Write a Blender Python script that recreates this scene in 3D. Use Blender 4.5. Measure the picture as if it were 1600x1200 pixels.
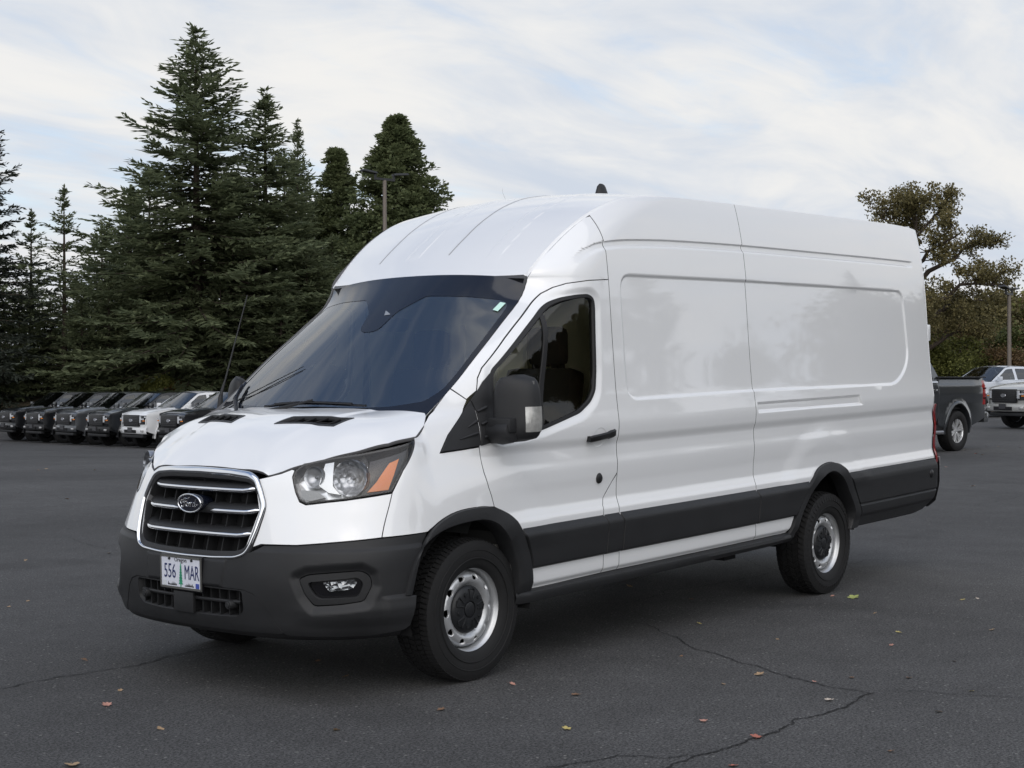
import bpy, bmesh, math, random
import numpy as np
from mathutils import Matrix, Vector
from mathutils.geometry import delaunay_2d_cdt

scene = bpy.context.scene
for _o in list(bpy.data.objects):
    bpy.data.objects.remove(_o)
COL = scene.collection
RNG = np.random.RandomState(7)

# ---------------------------------------------------------------- camera
CAM_LOC = (-4.4495, -5.7116, 1.4929)
CAM_YAW, CAM_PITCH, CAM_ROLL = 0.8832, -0.00296, -0.0031
CAM_F = 2282.5 / 1600.0                       # focal length in picture widths
def cam_axes():
    f = np.array([math.sin(CAM_YAW)*math.cos(CAM_PITCH), math.cos(CAM_YAW)*math.cos(CAM_PITCH), math.sin(CAM_PITCH)])
    r = np.array([math.cos(CAM_YAW), -math.sin(CAM_YAW), 0.0]); u = np.cross(r, f)
    c, s = math.cos(CAM_ROLL), math.sin(CAM_ROLL)
    return c*r + s*u, -s*r + c*u, f
cam_data = bpy.data.cameras.new('camera')
cam_data.sensor_fit = 'HORIZONTAL'; cam_data.sensor_width = 36.0; cam_data.lens = 36.0*CAM_F
cam_data.clip_start = .05; cam_data.clip_end = 4000
cam = bpy.data.objects.new('camera', cam_data); COL.objects.link(cam)
_r, _u, _f = cam_axes()
cam.matrix_world = Matrix(((_r[0], _u[0], -_f[0], CAM_LOC[0]), (_r[1], _u[1], -_f[1], CAM_LOC[1]), (_r[2], _u[2], -_f[2], CAM_LOC[2]), (0, 0, 0, 1)))
scene.camera = cam
def away(px, dist, h=0.0):
    """ground point at a horizontal bearing (picture column) and forward distance"""
    p = np.array(CAM_LOC) + dist*(_f + _r*(px-800)/(1600*CAM_F))
    return float(p[0]), float(p[1]), h

# ---------------------------------------------------------------- light
SUN_EL, SUN_AZ = math.radians(42), math.radians(228)
def build_world():
    w = bpy.data.worlds.new('World'); scene.world = w; w.use_nodes = True
    nt = w.node_tree; N = nt.nodes; L = nt.links; N.clear()
    out = N.new('ShaderNodeOutputWorld'); bg = N.new('ShaderNodeBackground'); bg.inputs['Strength'].default_value = 0.12
    sky = N.new('ShaderNodeTexSky'); sky.sky_type = 'NISHITA'; sky.sun_disc = False
    sky.sun_elevation = SUN_EL; sky.sun_rotation = SUN_AZ; sky.air_density = 1.0; sky.dust_density = 1.5; sky.ozone_density = 1.2
    geo = N.new('ShaderNodeTexCoord')
    sep = N.new('ShaderNodeSeparateXYZ'); L.new(geo.outputs['Generated'], sep.inputs[0])
    # project the direction on a cloud layer
    zc = N.new('ShaderNodeMath'); zc.operation = 'MAXIMUM'; zc.inputs[1].default_value = 0.0; L.new(sep.outputs['Z'], zc.inputs[0])
    za = N.new('ShaderNodeMath'); za.operation = 'ADD'; za.inputs[1].default_value = 0.16; L.new(zc.outputs[0], za.inputs[0])
    dx = N.new('ShaderNodeMath'); dx.operation = 'DIVIDE'; L.new(sep.outputs['X'], dx.inputs[0]); L.new(za.outputs[0], dx.inputs[1])
    dy = N.new('ShaderNodeMath'); dy.operation = 'DIVIDE'; L.new(sep.outputs['Y'], dy.inputs[0]); L.new(za.outputs[0], dy.inputs[1])
    cb = N.new('ShaderNodeCombineXYZ'); L.new(dx.outputs[0], cb.inputs[0]); L.new(dy.outputs[0], cb.inputs[1])
    def noise(scale, detail, rough, off, sx=1.0, sy=1.0, rot=0.0, dist=0.0):
        m = N.new('ShaderNodeMapping'); m.inputs['Location'].default_value = off; m.inputs['Scale'].default_value = (sx, sy, 1); m.inputs['Rotation'].default_value = (0, 0, rot)
        L.new(cb.outputs[0], m.inputs['Vector'])
        n = N.new('ShaderNodeTexNoise'); n.inputs['Scale'].default_value = scale; n.inputs['Detail'].default_value = detail; n.inputs['Roughness'].default_value = rough; n.inputs['Distortion'].default_value = dist
        L.new(m.outputs[0], n.inputs['Vector']); return n.outputs['Fac']
    def ramp(src, a, b, c0=0.0, c1=1.0):
        r = N.new('ShaderNodeMapRange'); r.interpolation_type = 'SMOOTHSTEP'; r.inputs[1].default_value = a; r.inputs[2].default_value = b; r.inputs[3].default_value = c0; r.inputs[4].default_value = c1
        L.new(src, r.inputs[0]); return r.outputs[0]
    def mth(op, a, b):
        m = N.new('ShaderNodeMath'); m.operation = op
        for i, q in enumerate((a, b)):
            if isinstance(q, (int, float)): m.inputs[i].default_value = q
            else: L.new(q, m.inputs[i])
        return m.outputs[0]
    n1 = noise(0.55, 6, .55, SKY_OFF1, 1.0, 1.5, .9, .6)
    n2 = noise(1.7, 7, .6, SKY_OFF2, 1.0, 2.0, .9, 1.0)
    n3 = noise(3.6, 6, .58, (2.7, 8.1, 0), 1.0, 2.6, .9, .8)
    # thinner cover overhead, closing up towards the horizon (slant view through the layer)
    thin = mth('MULTIPLY', mth('SUBTRACT', zc.outputs[0], .25), .30)
    cover = ramp(mth('SUBTRACT', mth('ADD', mth('ADD', mth('MULTIPLY', n1, .54), mth('MULTIPLY', n2, .28)), mth('MULTIPLY', n3, .18)), thin), SKY_COV[0], SKY_COV[1])
    shade = ramp(mth('ADD', mth('MULTIPLY', noise(0.8, 5, .55, (7.3, 2.2, 0), 1.0, 1.9, .5, .5), .6), mth('MULTIPLY', n2, .4)), .36, .64)
    ccol = N.new('ShaderNodeMix'); ccol.data_type = 'RGBA'; ccol.inputs[6].default_value = SKY_GREY; ccol.inputs[7].default_value = SKY_WHITE
    L.new(shade, ccol.inputs[0])
    mix = N.new('ShaderNodeMix'); mix.data_type = 'RGBA'
    L.new(cover, mix.inputs[0]); L.new(sky.outputs[0], mix.inputs[6]); L.new(ccol.outputs[2], mix.inputs[7])
    L.new(mix.outputs[2], bg.inputs['Color']); L.new(bg.outputs[0], out.inputs['Surface'])
SKY_OFF1 = (6.3, 2.2, 0); SKY_OFF2 = (0.4, 5.2, 0); SKY_COV = (.24, .50)
SKY_GREY = (3.75, 4.1, 4.65, 1); SKY_WHITE = (5.25, 5.2, 5.1, 1)
build_world()
sun_data = bpy.data.lights.new('sun', 'SUN'); sun_data.energy = 1.15; sun_data.angle = math.radians(100); sun_data.color = (1.0, .97, .93)
sun = bpy.data.objects.new('sun', sun_data); COL.objects.link(sun)
_sd = Vector((math.sin(SUN_AZ)*math.cos(SUN_EL), math.cos(SUN_AZ)*math.cos(SUN_EL), math.sin(SUN_EL)))
sun.rotation_euler = _sd.to_track_quat('Z', 'Y').to_euler()
vs = scene.view_settings
vs.view_transform = 'Standard'; vs.look = 'None'; vs.gamma = 1.0; vs.use_curve_mapping = False; vs.exposure = 0.5
# ---------------------------------------------------------------- helpers
def tag(o, label=None, cat=None, group=None, kind=None):
    if label: o['label'] = label
    if cat: o['category'] = cat
    if group: o['group'] = group
    if kind: o['kind'] = kind
    return o
def empty(name, loc=(0, 0, 0), rz=0.0, label=None, cat=None, group=None):
    o = bpy.data.objects.new(name, None); o.empty_display_size = .2
    o.location = loc; o.rotation_euler = (0, 0, rz); COL.objects.link(o)
    return tag(o, label, cat, group)
def mesh_from(name, V, Fc, mat=None, normals=None, smooth=False, mats=None, midx=None):
    V = np.asarray(V, float)
    me = bpy.data.meshes.new(name)
    if isinstance(Fc, np.ndarray) and Fc.ndim == 2:
        n, k = Fc.shape
        me.vertices.add(len(V)); me.vertices.foreach_set('co', V.ravel())
        me.loops.add(n*k); me.loops.foreach_set('vertex_index', Fc.astype(np.int32).ravel())
        me.polygons.add(n); me.polygons.foreach_set('loop_start', np.arange(0, n*k, k, dtype=np.int32))
        me.update(calc_edges=True)
    else:
        me.from_pydata([tuple(v) for v in V], [], [tuple(int(i) for i in f) for f in Fc])
    for m in (mats or ([mat] if mat else [])): me.materials.append(m)
    if midx is not None: me.polygons.foreach_set('material_index', np.asarray(midx, dtype=np.int32))
    if smooth or normals is not None:
        me.polygons.foreach_set('use_smooth', [True]*len(me.polygons))
    if normals is not None:
        me.normals_split_custom_set_from_vertices([tuple(n) for n in normals])
    me.validate(); me.update()
    return me
def obj(name, me, parent=None, loc=None):
    o = bpy.data.objects.new(name, me); COL.objects.link(o)
    if parent is not None: o.parent = parent
    if loc is not None: o.location = loc
    return o
def make(name, V, Fc, mat, parent=None, normals=None, smooth=False):
    return obj(name, mesh_from(name, V, Fc, mat, normals, smooth), parent)
def soften(o, ang=35):
    me = o.data
    me.polygons.foreach_set('use_smooth', [True]*len(me.polygons))
    try: me.set_sharp_from_angle(angle=math.radians(ang))
    except Exception: pass
    return o
ORD = ['first', 'second', 'third', 'fourth', 'fifth', 'sixth', 'seventh', 'eighth', 'ninth', 'tenth', 'eleventh', 'twelfth', 'thirteenth', 'fourteenth', 'fifteenth', 'sixteenth', 'seventeenth', 'eighteenth', 'nineteenth', 'twentieth', 'twenty-first', 'twenty-second', 'twenty-third', 'twenty-fourth', 'twenty-fifth']
class MB:
    """collects simple shapes into one mesh"""
    def __init__(s): s.V = []; s.F = []
    def add(s, V, F):
        b = len(s.V); s.V += [tuple(map(float, v)) for v in V]; s.F += [tuple(int(i)+b for i in f) for f in F]; return s
    def box(s, c, d, R=None, taper=(1, 1)):
        c = np.array(c, float); d = np.array(d, float)/2
        v = []
        for z in (-1, 1):
            k = 1 if z < 0 else taper[0]; k2 = 1 if z < 0 else taper[1]
            for x, y in ((-1, -1), (1, -1), (1, 1), (-1, 1)): v.append((x*d[0]*k, y*d[1]*k2, z*d[2]))
        v = np.array(v)
        if R is not None: v = v@np.asarray(R).T
        return s.add(v+c, [(0, 3, 2, 1), (4, 5, 6, 7), (0, 1, 5, 4), (1, 2, 6, 5), (2, 3, 7, 6), (3, 0, 4, 7)])
    def tube(s, pts, r, n=8, cap=True):
        pts = np.array(pts, float); m = len(pts)
        rr = np.full(m, r) if np.isscalar(r) else np.array(r, float)
        V = []; up = np.array([.13, .21, .97])
        for i in range(m):
            t = pts[min(i+1, m-1)]-pts[max(i-1, 0)]; t = t/(np.linalg.norm(t)+1e-12)
            a = np.cross(t, up)
            if np.linalg.norm(a) < 1e-3: a = np.cross(t, (1, 0, 0))
            a /= np.linalg.norm(a); b = np.cross(t, a)
            for k in range(n):
                w = 2*math.pi*k/n; V.append(pts[i]+rr[i]*(math.cos(w)*a+math.sin(w)*b))
        Fc = [(i*n+k, (i+1)*n+k, (i+1)*n+(k+1) % n, i*n+(k+1) % n) for i in range(m-1) for k in range(n)]
        if cap: Fc += [tuple(range(n)), tuple(range(m*n-1, (m-1)*n-1, -1))]
        return s.add(V, Fc)
    def lathe(s, prof, n=32, axis='y', c=(0, 0, 0), close=False):
        """prof: (radius, height along axis)"""
        V = []; m = len(prof)
        for r, h in prof:
            for k in range(n):
                w = 2*math.pi*k/n; a, b = r*math.cos(w), r*math.sin(w)
                V.append({'y': (a, h, b), 'z': (a, b, h), 'x': (h, a, b)}[axis])
        V = np.array(V)+np.array(c)
        Fc = [(i*n+k, i*n+(k+1) % n, (i+1)*n+(k+1) % n, (i+1)*n+k) for i in range(m-1) for k in range(n)]
        return s.add(V, Fc)
    def prism(s, poly, d0, d1, axis='y'):
        n = len(poly)
        f = {'y': lambda a, b, d: (a, d, b), 'x': lambda a, b, d: (d, a, b), 'z': lambda a, b, d: (a, b, d)}[axis]
        V = [f(a, b, d0) for a, b in poly]+[f(a, b, d1) for a, b in poly]
        Fc = [tuple(range(n)), tuple(range(2*n-1, n-1, -1))]+[(i, i+n, (i+1) % n+n, (i+1) % n) for i in range(n)]
        return s.add(V, Fc)
    def grid(s, P):
        m, n = P.shape[:2]
        return s.add(P.reshape(-1, 3), [(i*n+j, i*n+j+1, (i+1)*n+j+1, (i+1)*n+j) for i in range(m-1) for j in range(n-1)])
    def build(s, name, mat, parent=None, smooth=None, xf=None, bevel=None, fix=True):
        V = np.array(s.V)
        if xf is not None: V = xf(V)
        me = bpy.data.meshes.new(name); me.from_pydata([tuple(v) for v in V], [], s.F); me.materials.append(mat)
        if fix or bevel:
            bm = bmesh.new(); bm.from_mesh(me)
            if bevel:
                bmesh.ops.remove_doubles(bm, verts=bm.verts, dist=1e-5)
                es = [e for e in bm.edges if len(e.link_faces) == 2 and e.calc_face_angle(0) > .5]
                bmesh.ops.bevel(bm, geom=es, offset=bevel, segments=2, profile=.6, affect='EDGES')
            bmesh.ops.recalc_face_normals(bm, faces=bm.faces); bm.to_mesh(me); bm.free()
        me.validate(); me.update()
        o = obj(name, me, parent)
        if smooth: soften(o, smooth)
        return o
def resample(poly, step, closed=True):
    out = []; n = len(poly)
    for i in range(n if closed else n-1):
        a = np.array(poly[i], float); b = np.array(poly[(i+1) % n], float); k = max(1, int(math.ceil(np.linalg.norm(b-a)/step)))
        for j in range(k): out.append(a+(b-a)*j/k)
    if not closed: out.append(np.array(poly[-1], float))
    return np.array(out)
def area2(p):
    p = np.asarray(p); x, y = p[:, 0], p[:, 1]
    return float(np.sum(x*np.roll(y, -1)-np.roll(x, -1)*y))
def inset(P, d):
    """move a closed polygon's points to its inside by d"""
    P = np.asarray(P, float)
    if area2(P) < 0: P = P[::-1]
    a = P-np.roll(P, 1, 0); b = np.roll(P, -1, 0)-P
    a /= np.linalg.norm(a, axis=1)[:, None]+1e-12; b /= np.linalg.norm(b, axis=1)[:, None]+1e-12
    na = np.stack([-a[:, 1], a[:, 0]], 1); nb = np.stack([-b[:, 1], b[:, 0]], 1)
    m = na+nb; l = (m*m).sum(1, keepdims=True)
    return P+m*(2*d)/np.maximum(l, .7)
def surf_normals(surf, A, Bv, e=2e-4):
    P0 = surf(A-e, Bv); P1 = surf(A+e, Bv); Q0 = surf(A, Bv-e); Q1 = surf(A, Bv+e)
    n = np.cross(P1-P0, Q1-Q0); return n/(np.linalg.norm(n, axis=-1, keepdims=True)+1e-15)
def panel_data(outer, surf, holes=(), h=.035, hf=None, tol=1.5e-4, gap=.0026, bstep=.014, flange=.03, flip=False, lift=0.0, extra=None):
    """triangulated piece of a parametric surface; returns verts, tris, normals"""
    loops = [inset(resample(outer, bstep), gap)] + [inset(resample(hh, bstep), -gap) for hh in holes]
    pts = []; edges = []
    for lp in loops:
        b = len(pts); n = len(lp); pts += list(lp); edges += [(b+i, b+(i+1) % n) for i in range(n)]
    o = np.asarray(outer); lo = o.min(0); hi = o.max(0)
    def inside(A, Bv, m):
        r = poly_sd(A, Bv, outer) < -m
        for hh in holes: r &= poly_sd(A, Bv, hh) > m
        return r
    gx, gy = np.meshgrid(np.arange(lo[0]+h/2, hi[0], h), np.arange(lo[1]+h/2, hi[1], h))
    gx = gx.ravel(); gy = gy.ravel(); k = inside(gx, gy, h*.45)
    P = np.stack([gx[k], gy[k]], 1)
    if hf:
        fx, fy = np.meshgrid(np.arange(lo[0], hi[0], hf), np.arange(lo[1], hi[1], hf))
        Q = surf(fx, fy); cur = np.zeros(fx.shape)
        cur[:, 1:-1] = np.maximum(cur[:, 1:-1], np.linalg.norm(Q[:, 2:]+Q[:, :-2]-2*Q[:, 1:-1], axis=-1))
        cur[1:-1] = np.maximum(cur[1:-1], np.linalg.norm(Q[2:]+Q[:-2]-2*Q[1:-1], axis=-1))
        sel = cur > tol
        sel[1:] |= sel[:-1]; sel[:, 1:] |= sel[:, :-1]
        sx, sy = fx[sel], fy[sel]
        if len(sx):
            k = inside(sx, sy, hf*.6); F2 = np.stack([sx[k], sy[k]], 1)
            # drop coarse points that sit among fine ones
            key = set(map(tuple, np.floor(F2/hf/1.5).astype(int))); 
            keep = [tuple(q) not in key for q in np.floor(P/hf/1.5).astype(int)] if len(P) else []
            P = np.concatenate([P[keep] if len(P) else P, F2])
    if extra is not None and len(extra):
        E = np.asarray(extra, float); k = inside(E[:, 0], E[:, 1], .004); E = E[k]
        if len(E):
            cell = {}
            for q in E: cell.setdefault((int(q[0]//.03), int(q[1]//.012)), 1)
            keep = [(int(q[0]//.03), int(q[1]//.012)) not in cell for q in P]
            P = np.concatenate([P[keep], E])
    allp = [Vector((float(a), float(b))) for a, b in list(pts)+list(P)]
    r = delaunay_2d_cdt(allp, edges, [], 2, 1e-6)
    V2 = np.array([(v.x, v.y) for v in r[0]]); T = np.array([f for f in r[2]], dtype=int)
    if len(T):
        cen = V2[T].mean(1); kp = poly_sd(cen[:, 0], cen[:, 1], outer) < gap+1e-4 if len(outer) < 400 else np.ones(len(T), bool)
        for lp in loops[1:]: kp &= poly_sd(cen[:, 0], cen[:, 1], lp) > 0
        T = T[kp]
    A, Bv = V2[:, 0], V2[:, 1]
    X = surf(A, Bv); Nn = surf_normals(surf, A, Bv)
    if flip: Nn = -Nn
    # orient triangles
    fn = np.cross(X[T[:, 1]]-X[T[:, 0]], X[T[:, 2]]-X[T[:, 0]])
    bad = (fn*Nn[T[:, 0]]).sum(1) < 0
    T[bad] = T[bad][:, ::-1]
    X = X+Nn*lift
    Vs = [X]; Ns = [Nn]; Ts = [T]; base = len(X)
    if flange:
        for li, lp in enumerate(loops):
            a, b = lp[:, 0], lp[:, 1]
            n = surf_normals(surf, a, b); n = -n if flip else n
            p = surf(a, b)+n*lift; q = p-n*flange; m = len(lp)
            t = np.roll(p, -1, 0)-np.roll(p, 1, 0); sn = np.cross(t, n); sn /= np.linalg.norm(sn, axis=1, keepdims=True)+1e-12
            cen = surf(np.array([lp[:, 0].mean()]), np.array([lp[:, 1].mean()]))[0]
            s0 = np.mean(((p-cen)*sn).sum(1)); 
            if (s0 < 0) != (li > 0): sn = -sn
            Vs += [p, q]; Ns += [(sn+n)/1.414, sn]
            i = np.arange(m); j = (i+1) % m
            t1 = np.stack([base+i, base+m+i, base+m+j], 1); t2 = np.stack([base+i, base+m+j, base+j], 1)
            tt = np.concatenate([t1, t2]); VV = np.concatenate([p, q])
            fn = np.cross(VV[tt[:, 1]-base]-VV[tt[:, 0]-base], VV[tt[:, 2]-base]-VV[tt[:, 0]-base]); sgn = np.concatenate([sn, sn])[:len(tt)]
            bad = (fn*np.concatenate([sn, sn])).sum(1) < 0; tt[bad] = tt[bad][:, ::-1]
            Ts.append(tt); base += 2*m
    return np.concatenate(Vs), np.concatenate(Ts), np.concatenate(Ns), len(T)
def mirror_y(D):
    V, T, N, nm = D; k = np.array([1, -1, 1.0])
    return V*k, T[:, ::-1], N*k, nm
# ---- materials
MATS = {}
def nodes(mat):
    mat.use_nodes = True; nt = mat.node_tree; return nt, nt.nodes, nt.links, nt.nodes['Principled BSDF']
def mat(name, col, rough=.5, metal=0.0, spec=.5, coat=0.0, coat_rough=.05, var=0.0, vscale=8.0, bump=0.0, bscale=200.0, rvar=0.0, trans=0.0, ior=1.45, emit=None):
    if name in MATS: return MATS[name]
    m = bpy.data.materials.new(name); nt, N, L, b = nodes(m)
    b.inputs['Base Color'].default_value = (*col, 1); b.inputs['Roughness'].default_value = rough; b.inputs['Metallic'].default_value = metal
    b.inputs['Specular IOR Level'].default_value = spec; b.inputs['IOR'].default_value = ior
    b.inputs['Coat Weight'].default_value = coat; b.inputs['Coat Roughness'].default_value = coat_rough
    b.inputs['Transmission Weight'].default_value = trans
    tc = N.new('ShaderNodeTexCoord')
    if var or rvar:
        n = N.new('ShaderNodeTexNoise'); n.inputs['Scale'].default_value = vscale; n.inputs['Detail'].default_value = 6; n.inputs['Roughness'].default_value = .62
        L.new(tc.outputs['Object'], n.inputs['Vector'])
    if var:
        mx = N.new('ShaderNodeMix'); mx.data_type = 'RGBA'
        mx.inputs[6].default_value = (*[c*(1-var) for c in col], 1); mx.inputs[7].default_value = (*[min(1, c*(1+var)) for c in col], 1)
        L.new(n.outputs['Fac'], mx.inputs[0]); L.new(mx.outputs[2], b.inputs['Base Color'])
    if rvar:
        r = N.new('ShaderNodeMapRange'); r.inputs[1].default_value = .3; r.inputs[2].default_value = .7; r.inputs[3].default_value = max(0, rough-rvar); r.inputs[4].default_value = rough+rvar
        L.new(n.outputs['Fac'], r.inputs[0]); L.new(r.outputs[0], b.inputs['Roughness'])
    if bump:
        n2 = N.new('ShaderNodeTexNoise'); n2.inputs['Scale'].default_value = bscale; n2.inputs['Detail'].default_value = 3
        bp = N.new('ShaderNodeBump'); bp.inputs['Strength'].default_value = bump; bp.inputs['Distance'].default_value = .002
        L.new(tc.outputs['Object'], n2.inputs['Vector']); L.new(n2.outputs['Fac'], bp.inputs['Height']); L.new(bp.outputs[0], b.inputs['Normal'])
    if emit:
        b.inputs['Emission Color'].default_value = (*emit[:3], 1); b.inputs['Emission Strength'].default_value = emit[3]
    MATS[name] = m
    return m
def glass_mat(name, tint, rough=.0, refl=1.0, opac=.5, ior=1.5):
    """thin window glass: tinted see-through with a fresnel mirror on top"""
    if name in MATS: return MATS[name]
    m = bpy.data.materials.new(name); m.use_nodes = True; nt = m.node_tree; N = nt.nodes; L = nt.links; N.clear()
    out = N.new('ShaderNodeOutputMaterial'); tr = N.new('ShaderNodeBsdfTransparent'); tr.inputs[0].default_value = (*tint, 1)
    gl = N.new('ShaderNodeBsdfGlossy'); gl.inputs['Roughness'].default_value = rough; gl.inputs[0].default_value = (refl, refl, refl, 1)
    fr = N.new('ShaderNodeFresnel'); fr.inputs['IOR'].default_value = ior
    mx = N.new('ShaderNodeMixShader'); L.new(fr.outputs[0], mx.inputs[0]); L.new(tr.outputs[0], mx.inputs[1]); L.new(gl.outputs[0], mx.inputs[2])
    L.new(mx.outputs[0], out.inputs['Surface']); MATS[name] = m
    return m
# ---------------------------------------------------------------- van surfaces (body frame: x to the rear, y to the right side, z up)
def pchip(xs, ys):
    xs = np.asarray(xs, float); ys = np.asarray(ys, float)
    h = np.diff(xs); d = np.diff(ys) / h
    m = np.zeros_like(ys); m[0] = d[0]; m[-1] = d[-1]
    for i in range(1, len(xs) - 1):
        if d[i-1] * d[i] > 0:
            w1 = 2*h[i] + h[i-1]; w2 = h[i] + 2*h[i-1]
            m[i] = (w1 + w2) / (w1/d[i-1] + w2/d[i])
    def f(x):
        x = np.asarray(x, float)
        i = np.clip(np.searchsorted(xs, x) - 1, 0, len(xs) - 2)
        t = (x - xs[i]) / h[i]
        lo = t < 0; hi = t > 1
        tc = np.clip(t, 0, 1)
        r = ((2*tc**3 - 3*tc**2 + 1)*ys[i] + (tc**3 - 2*tc**2 + tc)*h[i]*m[i]
             + (-2*tc**3 + 3*tc**2)*ys[i+1] + (tc**3 - tc**2)*h[i]*m[i+1])
        r = np.where(lo, ys[0] + (x - xs[0])*m[0], r)
        r = np.where(hi, ys[-1] + (x - xs[-1])*m[-1], r)
        return r
    return f

def natspline(xs, ys):
    """natural cubic spline, ys may be (n,k)"""
    xs = np.asarray(xs, float); ys = np.asarray(ys, float); n = len(xs); h = np.diff(xs)
    A = np.eye(n); b = np.zeros_like(ys)
    for i in range(1, n-1):
        A[i, i-1] = h[i-1]; A[i, i] = 2*(h[i-1]+h[i]); A[i, i+1] = h[i]
        b[i] = 6*((ys[i+1]-ys[i])/h[i] - (ys[i]-ys[i-1])/h[i-1])
    m = np.linalg.solve(A, b)
    def f(x):
        x = np.asarray(x, float)
        i = np.clip(np.searchsorted(xs, x) - 1, 0, n-2)
        hh = h[i]; a = (xs[i+1]-x)/hh; c = (x-xs[i])/hh
        if ys.ndim > 1:
            a, c, hh = a[..., None], c[..., None], hh[..., None]
        return a*ys[i] + c*ys[i+1] + ((a**3-a)*m[i] + (c**3-c)*m[i+1])*hh**2/6
    return f

def sstep(a, b, x):
    t = np.clip((np.asarray(x, float) - a)/(b - a), 0, 1)
    return t*t*(3 - 2*t)

W_PROF = pchip([.25, .33, .40, .43, .47, .56, .70, .745, .78, .82, .88, .95, 1.0, 1.05, 1.10, 1.16, 1.22, 1.30, 1.40, 1.68, 2.05, 2.20, 2.27, 2.42, 2.54, 2.60, 2.75],
               [.975, .98, .985, 1.003, 1.006, 1.008, 1.012, 1.013, 1.003, .993, .995, 1.003, 1.006, 1.001, 1.000, 1.017, 1.022, 1.014, 1.004, .985, .963, .948, .939, .913, .884, .862, .78])
W_SMOOTH = pchip([.25, .33, .40, .43, .47, .56, .70, .745, .90, 1.05, 1.20, 1.30, 1.40, 1.68, 2.05, 2.20, 2.27, 2.42, 2.54, 2.60, 2.75],
                 [.975, .98, .985, 1.003, 1.006, 1.008, 1.012, 1.012, 1.010, 1.008, 1.006, 1.003, .997, .985, .963, .948, .939, .913, .884, .862, .78])
A_TAPER = pchip([.3, .6, .74, .92, 1.08, 1.22, 1.30, 1.36, 1.45, 1.6, 2.1], [.0, .0, .004, .022, .056, .108, .150, .180, .17, .115, .05])
EDGE_X = pchip([1.20, 1.33, 1.40, 1.468, 1.598, 1.796, 1.935, 2.022, 2.042, 2.207, 2.343, 2.449, 2.51, 2.545, 2.57],
               [.70, .89, .98, 1.075, 1.245, 1.52, 1.70, 1.752, 1.758, 1.945, 2.142, 2.363, 2.56, 2.80, 3.10])
EDGE_Y = pchip([1.20, 1.33, 1.40, 1.468, 1.598, 1.796, 1.935, 2.022, 2.042, 2.207, 2.343, 2.449, 2.51, 2.545, 2.57],
               [.86, .80, .815, .815, .806, .778, .762, .758, .765, .79, .815, .838, .853, .865, .87])
GUT_Z = pchip([1.9, 1.987, 2.10, 2.22, 2.51, 2.985, 3.73, 4.97, 6.23, 6.6], [2.07, 2.134, 2.195, 2.23, 2.257, 2.272, 2.278, 2.274, 2.268, 2.262])

def rrect_sd(x, z, x0, x1, z0, z1, r):
    cx, cz = (x0+x1)/2, (z0+z1)/2
    qx = np.abs(x-cx) - (x1-x0)/2 + r; qz = np.abs(z-cz) - (z1-z0)/2 + r
    return np.hypot(np.maximum(qx, 0), np.maximum(qz, 0)) + np.minimum(np.maximum(qx, qz), 0) - r

def poly_sd(x, z, pts):
    """signed distance (negative inside) to a polygon"""
    x = np.asarray(x, float); z = np.asarray(z, float)
    d = np.full(x.shape, 1e9); ins = np.zeros(x.shape, bool)
    n = len(pts)
    for i in range(n):
        ax, az = pts[i]; bx, bz = pts[(i+1) % n]
        ex, ez = bx-ax, bz-az
        t = np.clip(((x-ax)*ex + (z-az)*ez)/(ex*ex+ez*ez), 0, 1)
        d = np.minimum(d, np.hypot(x-ax-t*ex, z-az-t*ez))
        c = ((az > z) != (bz > z)) & (x < ax + (z-az)*ex/((ez) if abs(ez) > 1e-12 else 1e-12))
        ins ^= c
    return np.where(ins, -d, d)

def roundpoly(pts, rad, n=6):
    """polygon with rounded corners; rad scalar or list"""
    out = []; m = len(pts)
    for i in range(m):
        p0 = np.array(pts[i-1], float); p = np.array(pts[i], float); p1 = np.array(pts[(i+1) % m], float)
        r = rad[i] if isinstance(rad, (list, tuple)) else rad
        a = p0-p; b = p1-p; la, lb = np.linalg.norm(a), np.linalg.norm(b)
        d = min(r, la*.48, lb*.48)
        if d < 1e-6:
            out.append(tuple(p)); continue
        s = p + a/la*d; e = p + b/lb*d
        for k in range(n+1):
            t = k/n
            out.append(tuple((1-t)**2*s + 2*t*(1-t)*p + t*t*e))
    return out

# recess of the two big cargo panels (one outline across the C seam)
RECESS = roundpoly([(2.345, 1.345), (2.345, 2.055), (3.70, 2.055), (6.07, 2.038), (6.115, 1.50), (5.86, 1.333), (3.72, 1.352)], [.10, .10, .01, .10, .16, .14, .01], 8)
SLOT = [(3.755, 1.213), (3.755, 1.278), (5.20, 1.278), (5.235, 1.206)]
ARCH_F = (1.0, .36, .475)      # x, z, radius of the front arch cut
ARCH_R = (4.69, .38, .475)

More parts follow.
